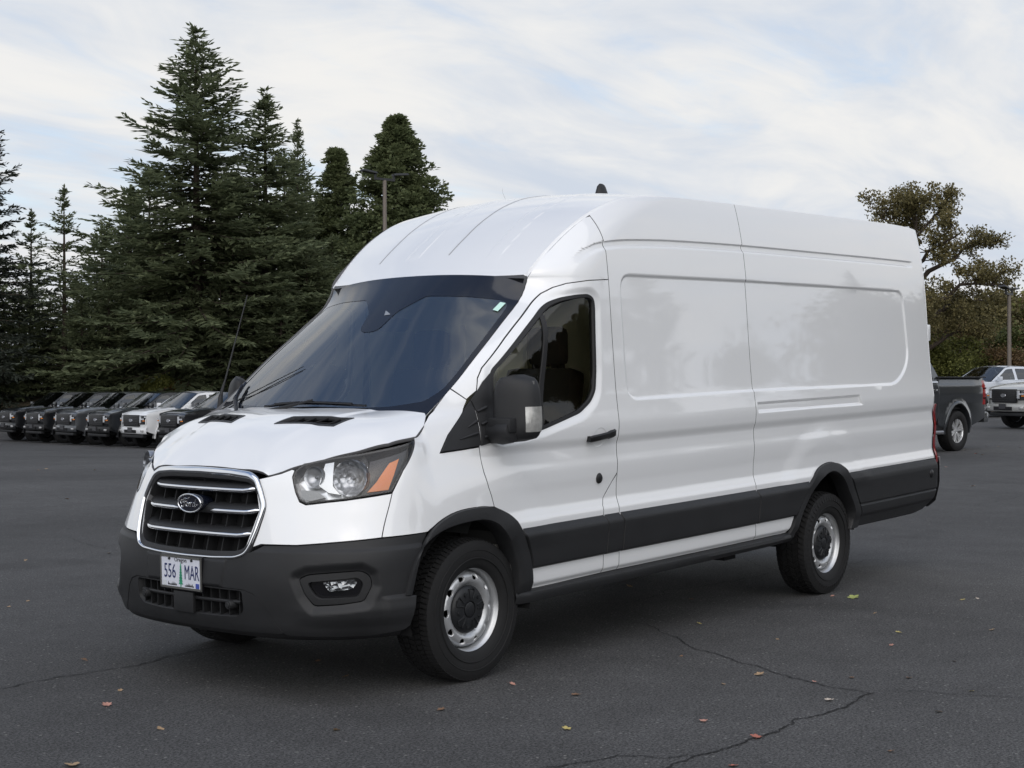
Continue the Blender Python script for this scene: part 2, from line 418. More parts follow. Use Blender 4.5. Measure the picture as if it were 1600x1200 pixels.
def side_w(x, z):
    x, z = np.broadcast_arrays(np.asarray(x, float), np.asarray(z, float))
    fr = sstep(.85, 1.5, x)
    w = W_PROF(z)*fr + W_SMOOTH(z)*(1-fr) - .012*np.clip((3.7-x)/1.5, 0, 1)**2
    w = w - A_TAPER(z)*np.clip((2.2-x)/1.45, 0, 1.5)**2
    w = w - .030*np.clip((x-5.2)/1.4, 0, 1.2)**2 * (0.6+.4*sstep(.8, 1.6, z))
    # rounded rear corner
    rc = np.clip((x-6.50)/.115, 0, 1)
    w = w - .10*(1-np.sqrt(np.clip(1-rc*rc, 0, 1)))
    # pillar / roof edge turning in to the windscreen and the roof ditch
    ex = EDGE_X(z); ey = EDGE_Y(z)
    wt = sstep(1.27, 1.43, z)
    t = np.clip((x-ex)/.36, 0, 1)
    g = 1-(1-t)**2.5
    w2 = ey + (w-ey)*g + np.minimum(x-ex, 0)*1.6
    w = w + (w2-w)*wt
    # cargo recess
    sd = poly_sd(x, z, RECESS)
    w = w - .011*sstep(.006, -.014, sd)
    # sliding rail slot
    sd = poly_sd(x, z, SLOT)
    w = w - .016*sstep(.004, -.016, sd)
    # gutter channel
    dz = z-GUT_Z(x)
    gw = sstep(1.93, 2.2, x)*sstep(6.33, 6.27, x)
    w = w - gw*.013*sstep(.006, -.004, dz)*sstep(-.046, -.026, dz)
    # raised brows round the wheel arches
    for (ax, az, ar), hgt, wd in ((ARCH_F, .011, .19), (ARCH_R, .013, .19)):
        r = np.hypot(x-ax, (z-az))
        top = sstep(.60, .74, z)
        w = w + hgt*sstep(ar+wd+.09, ar+wd-.08, r)*top
    # window reveal of the front door
    sd = poly_sd(x, z, DOOR_WIN)
    w = w - .012*sstep(.045, .0, sd)
    return w

DOOR_WIN = roundpoly([(1.288, 1.531), (1.432, 1.64), (1.724, 1.86), (1.779, 1.892), (1.854, 1.916), (1.964, 1.932), (2.056, 1.936), (2.100, 1.915), (2.106, 1.871), (2.082, 1.524), (2.060, 1.405), (2.010, 1.348), (1.907, 1.292), (1.589, 1.218), (1.289, 1.178), (1.235, 1.20), (1.262, 1.329), (1.270, 1.466)], .03, 3)

# nose plan curves: rows of (x, y) at fixed heights, columns along the curve
NZ = [.28, .34, .42, .60, .70, .745, .82, .92, 1.08, 1.22, 1.34]
NXY = [
 [(.075, 0), (.085, .30), (.12, .54), (.175, .73), (.29, .88), (.43, .955), (.59, .982)],
 [(.035, 0), (.048, .30), (.085, .55), (.145, .75), (.26, .905), (.41, .975), (.585, 1.0)],
 [(.015, 0), (.028, .30), (.070, .55), (.125, .75), (.235, .915), (.39, .988), (.58, 1.008)],
 [(.010, 0), (.022, .30), (.058, .54), (.115, .75), (.225, .915), (.38, .990), (.575, 1.010)],
 [(.024, 0), (.036, .30), (.072, .53), (.125, .735), (.230, .900), (.38, .980), (.572, 1.006)],
 [(.032, 0), (.046, .30), (.080, .52), (.135, .725), (.238, .885), (.385, .968), (.572, 1.0)],
 [(.048, 0), (.065, .30), (.100, .51), (.155, .710), (.255, .860), (.395, .948), (.575, .988)],
 [(.075, 0), (.092, .30), (.130, .50), (.185, .690), (.280, .835), (.415, .928), (.585, .975)],
 [(.130, 0), (.147, .30), (.185, .48), (.240, .655), (.330, .795), (.455, .890), (.605, .948)],
 [(.240, 0), (.255, .28), (.290, .45), (.345, .610), (.430, .740), (.540, .840), (.650, .905)],
 [(.400, 0), (.410, .25), (.440, .41), (.490, .56), (.56, .68), (.63, .77), (.70, .84)],
]
_sh = [(0, 0), (0, 0), (.012, -.008), (.036, -.036), (.036, -.046), (.016, -.024), (0, -.004)]
NXY = [[(a+d[0]*.95, b+d[1]*.95) for (a, b), d in zip(r, _sh)] for r in NXY]
NS = [0, .30, .54, .75, .94, 1.11, 1.285]
S1 = 1.46; X1 = .75
def _nose():
    rows = []
    for z, r in zip(NZ, NXY):
        a = list(r) + [(X1, float(side_w(X1, z))), (X1+.15, float(side_w(X1+.15, z))), (X1+.3, float(side_w(X1+.3, z)))]
        a = [(r[1][0], -r[1][1])] + a
        rows.append(natspline([-.30] + NS + [S1, S1+.15, S1+.30], a))
    return rows
NOSE_ROWS = _nose()
NOSE_S = np.linspace(-.1, S1+.15, 300)
NOSE_TAB = np.stack([f(NOSE_S) for f in NOSE_ROWS])      # rows, s, 2
def body(s, z):
    """front and side skin: s = 0 at the nose centre, x = X1 at s = S1; returns x, y (>=0 half), z"""
    s, z = np.broadcast_arrays(np.asarray(s, float), np.asarray(z, float))
    shp = s.shape; s = s.ravel(); z = z.ravel()
    xs = X1 + (s-S1)
    ws = side_w(np.maximum(xs, .5), z)
    fi = np.clip((s-NOSE_S[0])/(NOSE_S[1]-NOSE_S[0]), 0, len(NOSE_S)-1.001)
    i = fi.astype(int); t = (fi-i)[:, None]
    cols = NOSE_TAB[:, i]*(1-t) + NOSE_TAB[:, i+1]*t      # rows, n, 2
    # pchip in z over rows
    zz = np.clip(z, NZ[0], NZ[-1]); Z = np.array(NZ)
    h = np.diff(Z)[:, None, None]; d = np.diff(cols, axis=0)/h
    m = np.zeros_like(cols); m[0] = d[0]; m[-1] = d[-1]
    m[1:-1] = (d[:-1]*h[1:] + d[1:]*h[:-1])/(h[1:]+h[:-1])
    k = np.clip(np.searchsorted(Z, zz)-1, 0, len(Z)-2); ar = np.arange(len(zz))
    hk = (Z[k+1]-Z[k])[:, None]; u = ((zz-Z[k])/hk[:, 0])[:, None]
    xy = ((2*u**3-3*u**2+1)*cols[k, ar] + (u**3-2*u**2+u)*hk*m[k, ar] + (-2*u**3+3*u**2)*cols[k+1, ar] + (u**3-u**2)*hk*m[k+1, ar])
    bl = sstep(S1-.03, S1+.05, s)
    X = xy[:, 0]*(1-bl) + xs*bl
    # the brow relief of the arch also lives on the nose part
    Y = xy[:, 1]*(1-bl) + ws*bl
    return np.stack([X, Y, z], 1).reshape(shp+(3,))

# ---- upper surfaces
def tps(P, vals, lam=1e-6):
    P = np.asarray(P, float); v = np.asarray(vals, float); n = len(P)
    def K(a, b):
        r2 = ((a[:, None]-b[None])**2).sum(-1)
        return .5*r2*np.log(r2+1e-12)
    A = np.zeros((n+3, n+3)); A[:n, :n] = K(P, P)+lam*np.eye(n); A[:n, n] = 1; A[:n, n+1:] = P; A[n:, :n] = A[:n, n:].T
    c = np.linalg.solve(A, np.concatenate([v, np.zeros(3)]))
    def f(x, y):
        x, y = np.broadcast_arrays(np.asarray(x, float), np.asarray(y, float))
        q = np.stack([x.ravel(), y.ravel()], 1)
        return (K(q, P)@c[:n] + c[n] + q@c[n+1:]).reshape(x.shape)
    return f

DITCH_Y = pchip([1.758, 1.945, 2.142, 2.363, 2.56, 2.80, 3.2, 4.5, 6.0, 6.55], [.765, .79, .815, .838, .853, .865, .87, .87, .86, .845])
DITCH_Z = pchip([1.758, 1.945, 2.142, 2.363, 2.56, 2.80, 3.2, 3.8, 4.8, 6.0, 6.4, 6.55], [2.042, 2.207, 2.343, 2.449, 2.505, 2.532, 2.544, 2.547, 2.550, 2.554, 2.545, 2.53])
CROWN = pchip([1.6, 1.76, 2.0, 2.4, 2.8, 3.4, 4.4, 6.0, 6.55], [.118, .092, .064, .060, .066, .080, .082, .076, .07])
RIBS = [(-.21, .055, 0), (.21, .055, 0), (-.52, .02, 1), (.0, .02, 1), (.52, .02, 1)]
def roof_z(x, y):
    """roof skin, right and left alike"""
    x = np.asarray(x, float); y = np.asarray(y, float)
    v = np.clip(np.abs(y)/DITCH_Y(x), 0, 1.05)
    return DITCH_Z(x) + CROWN(x)*(1-v**2.05)
ZE = lambda q: 1.335 + q*(2.022-1.335)
def wind_pt(v, q):
    """windscreen: v = -1..1 across, q = 0 bottom .. 1 top"""
    v, q = np.broadcast_arrays(np.asarray(v, float), np.asarray(q, float))
    zc = 1.31 + q*(2.066-1.31); xc = .762 + q*(1.648-.762)
    ze = ZE(q); xe = EDGE_X(ze)+.004; ye = EDGE_Y(ze)-.004
    t = np.abs(v)**2.3
    return np.stack([xc+(xe-xc)*t, v*ye, zc+(ze-zc)*t], -1)
HOOD_PTS = [(.172,.44,1.061),(.204,.495,1.076),(.237,.535,1.096),(.33,.65,1.132),(.451,.76,1.167),(.56,.862,1.20),(.71,.901,1.229),(.795,.878,1.277),(.865,.827,1.319),(.895,.80,1.333),
            (.175,0,1.098),(.175,.25,1.092),(.175,.402,1.083),(.30,0,1.205),(.30,.28,1.198),(.30,.45,1.172),(.45,.15,1.282),(.44,0,1.284),(.53,.518,1.282),(.63,.543,1.312),(.58,.165,1.318),(.75,0,1.342),(.80,0,1.347),(.84,.5,1.343),(.75,.68,1.317),(.46,.62,1.23),(.6,.75,1.262),(.38,.52,1.20)]
_hp = [(a, b) for a, b, c in HOOD_PTS] + [(a, -b) for a, b, c in HOOD_PTS if b > 0]
hood_z = tps(_hp, [c for a, b, c in HOOD_PTS] + [c for a, b, c in HOOD_PTS if b > 0], 2e-4)
# ---------------------------------------------------------------- ground
def ground_z(x, y):
    """the lot falls away towards the far left and is flat elsewhere"""
    x = np.asarray(x, float); y = np.asarray(y, float)
    dx = x-CAM_LOC[0]; dy = y-CAM_LOC[1]
    fw = dx*_f[0]+dy*_f[1]; rt = dx*_r[0]+dy*_r[1]
    px = 800+rt/np.maximum(fw, 1)*1600*CAM_F
    return -1.12*sstep(14, 62, fw)*sstep(1000, 420, px) + 2.0*sstep(67, 80, fw)*sstep(700, 560, px)
def asphalt_mat():
    m = bpy.data.materials.new('asphalt'); nt, N, L, b = nodes(m)
    tc = N.new('ShaderNodeTexCoord')
    def noise(scale, detail=5, rough=.6, dist=0.0):
        n = N.new('ShaderNodeTexNoise'); n.inputs['Scale'].default_value = scale; n.inputs['Detail'].default_value = detail; n.inputs['Roughness'].default_value = rough; n.inputs['Distortion'].default_value = dist
        L.new(tc.outputs['Object'], n.inputs['Vector']); return n.outputs['Fac']
    def rng(src, a, b_, c, d):
        r = N.new('ShaderNodeMapRange'); r.inputs[1].default_value = a; r.inputs[2].default_value = b_; r.inputs[3].default_value = c; r.inputs[4].default_value = d; L.new(src, r.inputs[0]); return r.outputs[0]
    def mul(a, c):
        q = N.new('ShaderNodeMath'); q.operation = 'MULTIPLY'; L.new(a, q.inputs[0]); L.new(c, q.inputs[1]); return q.outputs[0]
    big = rng(noise(.22, 6, .55, .4), .3, .7, .74, 1.28)
    mid = rng(noise(2.4, 6, .65), .3, .7, .84, 1.18)
    fine = mul(rng(noise(85, 3, .8), .38, .62, .22, 1.95), rng(noise(24, 4, .7), .35, .65, .82, 1.2))
    v = N.new('ShaderNodeTexVoronoi'); v.inputs['Scale'].default_value = 48; L.new(tc.outputs['Object'], v.inputs['Vector'])
    wn = N.new('ShaderNodeTexWhiteNoise'); L.new(v.outputs['Position'], wn.inputs['Vector'])
    spk = mul(rng(wn.outputs['Value'], .955, .975, 0, 1), rng(v.outputs['Distance'], .24, .36, 1, 0))
    stain = rng(noise(.65, 4, .5, .3), .60, .70, 1.0, .74)
    tot = mul(mul(mul(big, mid), fine), stain)
    base = N.new('ShaderNodeMix'); base.data_type = 'RGBA'; base.blend_type = 'MULTIPLY'; base.inputs[0].default_value = 1
    base.inputs[6].default_value = (.050, .0495, .0495, 1)
    cr = N.new('ShaderNodeCombineColor'); [L.new(tot, cr.inputs[i]) for i in range(3)]; L.new(cr.outputs[0], base.inputs[7])
    sp = N.new('ShaderNodeMix'); sp.data_type = 'RGBA'; L.new(spk, sp.inputs[0]); L.new(base.outputs[2], sp.inputs[6]); sp.inputs[7].default_value = (.19, .185, .175, 1)
    L.new(sp.outputs[2], b.inputs['Base Color'])
    b.inputs['Roughness'].default_value = .86; b.inputs['Specular IOR Level'].default_value = .35
    bp = N.new('ShaderNodeBump'); bp.inputs['Strength'].default_value = .8; bp.inputs['Distance'].default_value = .006
    L.new(noise(75, 4, .7), bp.inputs['Height']); L.new(bp.outputs[0], b.inputs['Normal'])
    return m
ASPH = asphalt_mat()
def grid_lines(a, b, c, fine, coarse):
    """coordinates from a to b, fine near c"""
    out = [c]; st = fine
    while out[-1] < b: out.append(out[-1]+st); st = min(coarse, st*1.12)
    lo = [c]; st = fine
    while lo[-1] > a: lo.append(lo[-1]-st); st = min(coarse, st*1.12)
    return np.array(lo[:0:-1]+out)
def build_ground():
    xs = grid_lines(-900, 900, 2, .8, 60); ys = grid_lines(-900, 900, 0, .8, 60)
    X, Y = np.meshgrid(xs, ys); Z = ground_z(X, Y)
    V = np.stack([X, Y, Z], -1).reshape(-1, 3); n = len(xs); m = len(ys)
    i, j = np.meshgrid(np.arange(m-1), np.arange(n-1), indexing='ij'); i = i.ravel(); j = j.ravel()
    Fq = np.stack([i*n+j, i*n+j+1, (i+1)*n+j+1, (i+1)*n+j], 1)
    return tag(make('ground', V, Fq, ASPH, smooth=True), kind='structure')
GROUND = build_ground()

def verge(px0, px1, d0, d1, name, r_):
    """raised planted edge of the lot with its kerb face"""
    m = mat('forest_floor', (.075, .060, .038), .95, var=.5, vscale=.9, bump=1.0, bscale=6)
    pxs = np.linspace(px0, px1, 60); ds = [d0, d0+.12, d0+1.5, d0+4, d0+8, d0+14, d1]; rows = []
    for px in pxs:
        row = []
        for k, d in enumerate(ds):
            dd = d+.35*math.sin(px*.02)+.2*math.sin(px*.051); x, y, _ = away(px, dd); z = float(ground_z(x, y)); h = -.1 if k == 0 else .13+.10*(k > 1)
            row.append((x, y, z+h))
        row.insert(0, (row[0][0], row[0][1], row[0][2]-.3)); rows.append(row)
    mb = MB(); mb.grid(np.array(rows)); o = mb.build(name, m, None, 30); tag(o, kind='structure')
    # leaf litter along the edge
    n = 2600; V = []; q = np.random.RandomState(r_); P = []
    for i in range(n):
        px = q.uniform(px0, px1); d = d0+q.exponential(1.0)*(-1.0 if q.rand() < .55 else 1.3); x, y, _ = away(px, d); P.append((x, y, float(ground_z(x, y))+(.015 if d < d0 else .25)))
    P = np.array(P); D = unit_(q.randn(n, 3)*np.array([1, 1, .15])); U = unit_(np.cross(D, q.randn(n, 3)*.25+np.array([0, 0, 1])))
    ln = .06+.07*q.rand(n); s = U*(ln*.35)[:, None]; mdl = P+D*(ln*.5)[:, None]
    V = np.stack([P, mdl+s, P+D*ln[:, None], mdl-s], 1).reshape(-1, 3)
    o = make('leaf_litter', V, np.arange(n*4).reshape(n, 4), mat('litter_brown', (.20, .13, .07), .9, var=.5, vscale=3)); tag(o, 'brown fallen leaves drifted along the lot edge ' + ('at the left' if px0 < 500 else 'at the right'), 'leaves', kind='stuff')
def unit_(a): return a/(np.linalg.norm(a, axis=-1, keepdims=True)+1e-12)
verge(-400, 740, 70.5, 120, 'verge', 1)
verge(1330, 2100, 66, 120, 'verge', 2)
# ---------------------------------------------------------------- trees
def leaf_mat(name, c0, c1, rough=.6, trans=.25, c2=None):
    m = bpy.data.materials.new(name); nt, N, L, b = nodes(m)
    g = N.new('ShaderNodeNewGeometry'); tc = N.new('ShaderNodeTexCoord')
    n = N.new('ShaderNodeTexNoise'); n.inputs['Scale'].default_value = .55; n.inputs['Detail'].default_value = 3; L.new(tc.outputs['Object'], n.inputs['Vector'])
    cr = N.new('ShaderNodeValToRGB'); cr.color_ramp.elements[0].color = (*c0, 1); cr.color_ramp.elements[1].color = (*c1, 1)
    if c2: e = cr.color_ramp.elements.new(.86); e.color = (*c1, 1); cr.color_ramp.elements[2].color = (*c2, 1)
    ad = N.new('ShaderNodeMath'); ad.operation = 'MULTIPLY_ADD'; ad.inputs[1].default_value = .62; L.new(g.outputs['Random Per Island'], ad.inputs[0])
    mr = N.new('ShaderNodeMapRange'); mr.inputs[1].default_value = .3; mr.inputs[2].default_value = .7; mr.inputs[3].default_value = 0; mr.inputs[4].default_value = .38; L.new(n.outputs['Fac'], mr.inputs[0])
    L.new(mr.outputs[0], ad.inputs[2]); L.new(ad.outputs[0], cr.inputs[0]); L.new(cr.outputs[0], b.inputs['Base Color'])
    b.inputs['Roughness'].default_value = rough; b.inputs['Specular IOR Level'].default_value = .25
    if trans:
        tr = N.new('ShaderNodeBsdfTranslucent'); L.new(cr.outputs[0], tr.inputs[0]); mx = N.new('ShaderNodeMixShader'); mx.inputs[0].default_value = trans
        o = N['Material Output']; L.new(b.outputs[0], mx.inputs[1]); L.new(tr.outputs[0], mx.inputs[2]); L.new(mx.outputs[0], o.inputs['Surface'])
    return m
FIRM = leaf_mat('fir_needles', (.095, .120, .068), (.180, .205, .110), c2=(.21, .23, .13), trans=.4)
FIRD = leaf_mat('fir_needles_dark', (.030, .038, .032), (.066, .076, .056))
SEQM = leaf_mat('sequoia_foliage', (.075, .098, .045), (.165, .19, .088), c2=(.15, .13, .07), trans=.35)
OAKM = leaf_mat('oak_leaves', (.085, .078, .034), (.195, .165, .070), c2=(.23, .145, .065))
YELM = leaf_mat('yellow_green_leaves', (.085, .10, .028), (.21, .215, .06))
BRNM = leaf_mat('brown_leaves', (.09, .06, .030), (.22, .145, .07))
GRNM = leaf_mat('green_leaves', (.05, .065, .022), (.13, .15, .05))
REDM = leaf_mat('red_leaves', (.09, .03, .012), (.25, .08, .03))
BARK = mat('bark', (.055, .042, .032), .9, var=.35, vscale=5, bump=.6, bscale=14)
GBARK = mat('grey_bark', (.10, .09, .08), .9, var=.3, vscale=4, bump=.6, bscale=12)
def cards(P, D, U, ln, wd):
    """leaf-shaped four-point cards: base P, direction D, side U (n,3)"""
    n = len(P); m = P+D*(ln*.45)[:, None]; s = U*(wd*.5)[:, None]
    nrm = np.cross(D, U); bend = nrm*(wd*.18)[:, None]
    V = np.stack([P, m+s-bend, P+D*ln[:, None], m-s-bend], 1).reshape(-1, 3)
    Fq = np.arange(n*4).reshape(n, 4)
    return V, Fq
def unit(a): return a/(np.linalg.norm(a, axis=-1, keepdims=True)+1e-12)
def fir_mesh(seed, H, R, base=.06, levels=None, per=7, tw=1.0, droop=.25, sparse=1.0, shape=1.0, mt=None, lift=.35):
    r = np.random.RandomState(seed)
    levels = levels or int(H*2.6)
    bz, baz, bl, bel = [], [], [], []
    for i in range(levels):
        t = (i+r.rand()*.6)/levels
        z = H*(base+(1-base)*t**.93)
        k = max(3, int(per*(1-.35*t)+r.rand()*2))
        a0 = r.rand()*6.28
        for j in range(k):
            az = a0+6.28*j/k; lob = 1+.16*math.sin(3*az+9*t+seed)+.15*math.sin(2*az-14*t+2*seed)+.10*math.sin(5*az+31*t)
            L = R*((1-t)**shape*.98+.012)*(.62+.50*r.rand())*(1 if r.rand() > .10 else 1.25)*lob
            if r.rand() < .06: continue
            if t < .12: L *= .72+.28*t/.12
            bz.append(z+r.randn()*.12); baz.append(a0+6.28*j/k+r.randn()*.25); bl.append(L); bel.append(lift*(t*1.7-.35)+.10*r.randn()-droop*(1-t)*.6)
    bz, baz, bl, bel = map(np.array, (bz, baz, bl, bel))
    Ps, Ds, Us, Ls, Ws = [], [], [], [], []
    mbv = MB()
    H0 = np.stack([np.cos(baz), np.sin(baz), np.zeros_like(baz)], 1)
    for i in range(len(bz)):
        L = bl[i]; n = max(4, int(L/.115*sparse)); t = np.linspace(.06, 1, n)+r.randn(n)*.02
        h = H0[i]; sag = -droop*.35*L
        zz = bz[i]+L*(np.tan(bel[i])*t)+sag*(np.sin(np.pi*t*.62))+.16*L*t**3*(.4+droop)
        rr = L*t*math.cos(bel[i])
        P = np.stack([h[0]*rr, h[1]*rr, zz], 1)
        T = unit(np.gradient(P, axis=0))
        side = unit(np.cross(T, [0, 0, 1.0])); upv = np.cross(side, T)
        fan = np.sin(np.clip((1.06-t)*2.4, .25, 1.35))
        for sg in (-1, 1):
            ang = .75+r.randn(n)*.22
            D = unit(T*np.cos(ang)[:, None]+side*(sg*np.sin(ang))[:, None]+upv*(r.randn(n)*.20-.12)[:, None])
            sm = min(1.0, .35+L*.65)
            ln = (.20+.34*fan*min(1.0, L/2.0)+r.rand(n)*.10)*tw*sm
            U = unit(np.cross(D, upv+r.randn(n, 3)*.35))
            Ps.append(P); Ds.append(D); Us.append(U); Ls.append(ln); Ws.append((.085+.05*r.rand(n))*tw)
            # second order twigs
            k = r.rand(n) < .75
            q = P+D*(ln*(.35+.4*r.rand(n)))[:, None]
            D2 = unit(D*.8+T*.5+r.randn(n, 3)*.35+np.array([0, 0, -.15]))
            Ps.append(q[k]); Ds.append(D2[k]); Us.append(unit(np.cross(D2, r.randn(n, 3)))[k]); Ls.append((.16+.16*r.rand(n))[k]*tw); Ws.append((.07+.05*r.rand(n))[k]*tw)
        # upper tuft
        D = unit(T+upv*.5+r.randn(n, 3)*.3); Ps.append(P); Ds.append(D); Us.append(unit(np.cross(D, r.randn(n, 3)))); Ls.append((.14+.16*r.rand(n))*tw); Ws.append((.08+.03*r.rand(n))*tw)
        if L > .8:
            mbv.tube([(0, 0, bz[i]), tuple(P[n//3]), tuple(P[2*n//3])], [.012+.010*L, .008+.007*L, .006], 4, cap=False)
    # leader
    n = 40; t = r.rand(n); P = np.stack([r.randn(n)*.03, r.randn(n)*.03, H*(.93+.07*t)], 1); D = unit(np.stack([r.randn(n)*.6, r.randn(n)*.6, .8+r.rand(n)], 1))
    Ps.append(P); Ds.append(D); Us.append(unit(np.cross(D, r.randn(n, 3)))); Ls.append(.12+.2*(1-t)+.05*r.rand(n)); Ws.append(np.full(n, .06))
    V, Fq = cards(np.concatenate(Ps), np.concatenate(Ds), np.concatenate(Us), np.concatenate(Ls), np.concatenate(Ws))
    crown = mesh_from('crown', V, Fq, mt or FIRM)
    mbv.tube([(0, 0, -.4), (0, 0, H*.05), (.03, .02, H*.5), (0, 0, H*1.0)], [.013*H+.03, .010*H+.03, .006*H+.01, .008], 9)
    me = bpy.data.meshes.new('trunk'); me.from_pydata(mbv.V, [], mbv.F); me.materials.append(BARK); me.update()
    return me, crown
def puff_mesh(seed, H, R, mt, base=.05, n_puff=260, per=70, shape=.8, leaf=.16, up=.5, round_=.7):
    """clumpy crown (sequoia, cedar): tufts on the ends of upswept boughs"""
    r = np.random.RandomState(seed); Ps, Ds, Us, Ls, Ws = [], [], [], [], []
    mbv = MB()
    for i in range(n_puff):
        t = ((i+r.rand())/n_puff)**.85; z = H*(base+(1-base)*t)
        L = R*((1-t)**shape)*(.55+.5*r.rand())+.12
        a = r.rand()*6.28; h = np.array([math.cos(a), math.sin(a), 0])
        tip = h*L+np.array([0, 0, z+L*.35*up]); root = np.array([0, 0, z-L*.15])
        for f in (1.0, .72, .45):
            c = root+(tip-root)*f; rad = (.20+.13*L)*(.8+.5*r.rand())*(1 if f == 1 else .8)
            n = int(per*(.5+.5*rad/.5)*(1 if f > .6 else .6))
            d = unit(r.randn(n, 3)+h*.3+np.array([0, 0, .25])); P = c+d*(rad*(.45+.55*r.rand(n)))[:, None]*np.array([1, 1, .75])
            D = unit(d+r.randn(n, 3)*.4+np.array([0, 0, .3])); Ps.append(P); Ds.append(D); Us.append(unit(np.cross(D, r.randn(n, 3)))); Ls.append(leaf*(.7+.7*r.rand(n))); Ws.append(leaf*(.5+.3*r.rand(n)))
        mbv.tube([root, root+(tip-root)*.5+np.array([0, 0, -.05*L]), tip], [.015+.012*L, .010+.006*L, .005], 4, cap=False)
    V, Fq = cards(np.concatenate(Ps), np.concatenate(Ds), np.concatenate(Us), np.concatenate(Ls), np.concatenate(Ws))
    crown = mesh_from('crown', V, Fq, mt)
    mbv.tube([(0, 0, -.4), (0, 0, H*.06), (.02, .03, H*.5), (0, 0, H*.98)], [.022*H+.05, .017*H+.03, .010*H, .015], 9)
    me = bpy.data.meshes.new('trunk'); me.from_pydata(mbv.V, [], mbv.F); me.materials.append(BARK); me.update()
    return me, crown
def broad_mesh(seed, H, spread, mt, bark=None, depth=5, leaf=.13, dens=1.0, trunk=.28, lean=(0, 0), clump=.62, first=.30, bare=False):
    """broadleaf tree: forked limbs with leaf clumps on the outer twigs"""
    r = np.random.RandomState(seed); mbv = MB(); tips = []
    def grow(p, d, L, rad, lv):
        n = 4; pts = [p]; dd = d.copy()
        for i in range(n):
            dd = unit(dd+r.randn(3)*(.13+.05*lv)+np.array([0, 0, .05 if lv < 3 else .0])); pts.append(pts[-1]+dd*L/n)
        mbv.tube(pts, np.linspace(rad, rad*.68, n+1), 7 if lv < 2 else (5 if lv < 4 else 3), cap=False)
        if lv >= depth-2:
            tips.extend(pts[1:] if lv >= depth-1 else pts[3:])
        if lv >= depth: return
        k = 2+(r.rand() < .55)+(lv == 0)
        a0 = r.rand()*6.28
        for j in range(k):
            ax = unit(np.cross(dd, r.randn(3))); ang = (.45+.35*r.rand())*(1.15 if lv == 0 else 1)
            a = a0+6.28*j/k; u = unit(np.cross(dd, [0.3, .2, 1.0])); v = np.cross(dd, u)
            nd = unit(dd*math.cos(ang)+(u*math.cos(a)+v*math.sin(a))*math.sin(ang)*spread)
            grow(pts[-1] if j < 2 else pts[-2], nd, L*(.66+.2*r.rand()), rad*.62, lv+1)
        if lv < 3 and r.rand() < .8:
            a = r.rand()*6.28; u = unit(np.cross(dd, [0.3, .2, 1.0])); v = np.cross(dd, u)
            grow(pts[2], unit(dd*.4+u*math.cos(a)+v*math.sin(a)), L*.6, rad*.5, lv+2)
    grow(np.array([0, 0, -.3]), unit(np.array([lean[0], lean[1], 1.0])), H*first, trunk, 0)
    tips = np.array(tips)
    # fit to height and the wanted spread
    sc = H/max(tips[:, 2].max(), 1e-3)
    mbv.V = [tuple(np.array(v)*sc) for v in mbv.V]; tips = tips*sc
    me = bpy.data.meshes.new('trunk'); me.from_pydata(mbv.V, [], mbv.F); me.materials.append(bark or GBARK); me.update()
    if bare: return me, None
    Ps, Ds, Us, Ls, Ws = [], [], [], [], []
    for c in tips:
        n = int((9+r.rand()*16)*dens)
        d = r.randn(n, 3)*np.array([1, 1, .7])*clump*.5; P = c+d; D = unit(r.randn(n, 3)+np.array([0, 0, -.25]))
        Ps.append(P); Ds.append(D); Us.append(unit(np.cross(D, r.randn(n, 3)))); Ls.append(leaf*(.7+.8*r.rand(n))); Ws.append(leaf*(.6+.5*r.rand(n)))
    V, Fq = cards(np.concatenate(Ps), np.concatenate(Ds), np.concatenate(Us), np.concatenate(Ls), np.concatenate(Ws))
    return me, mesh_from('crown', V, Fq, mt)
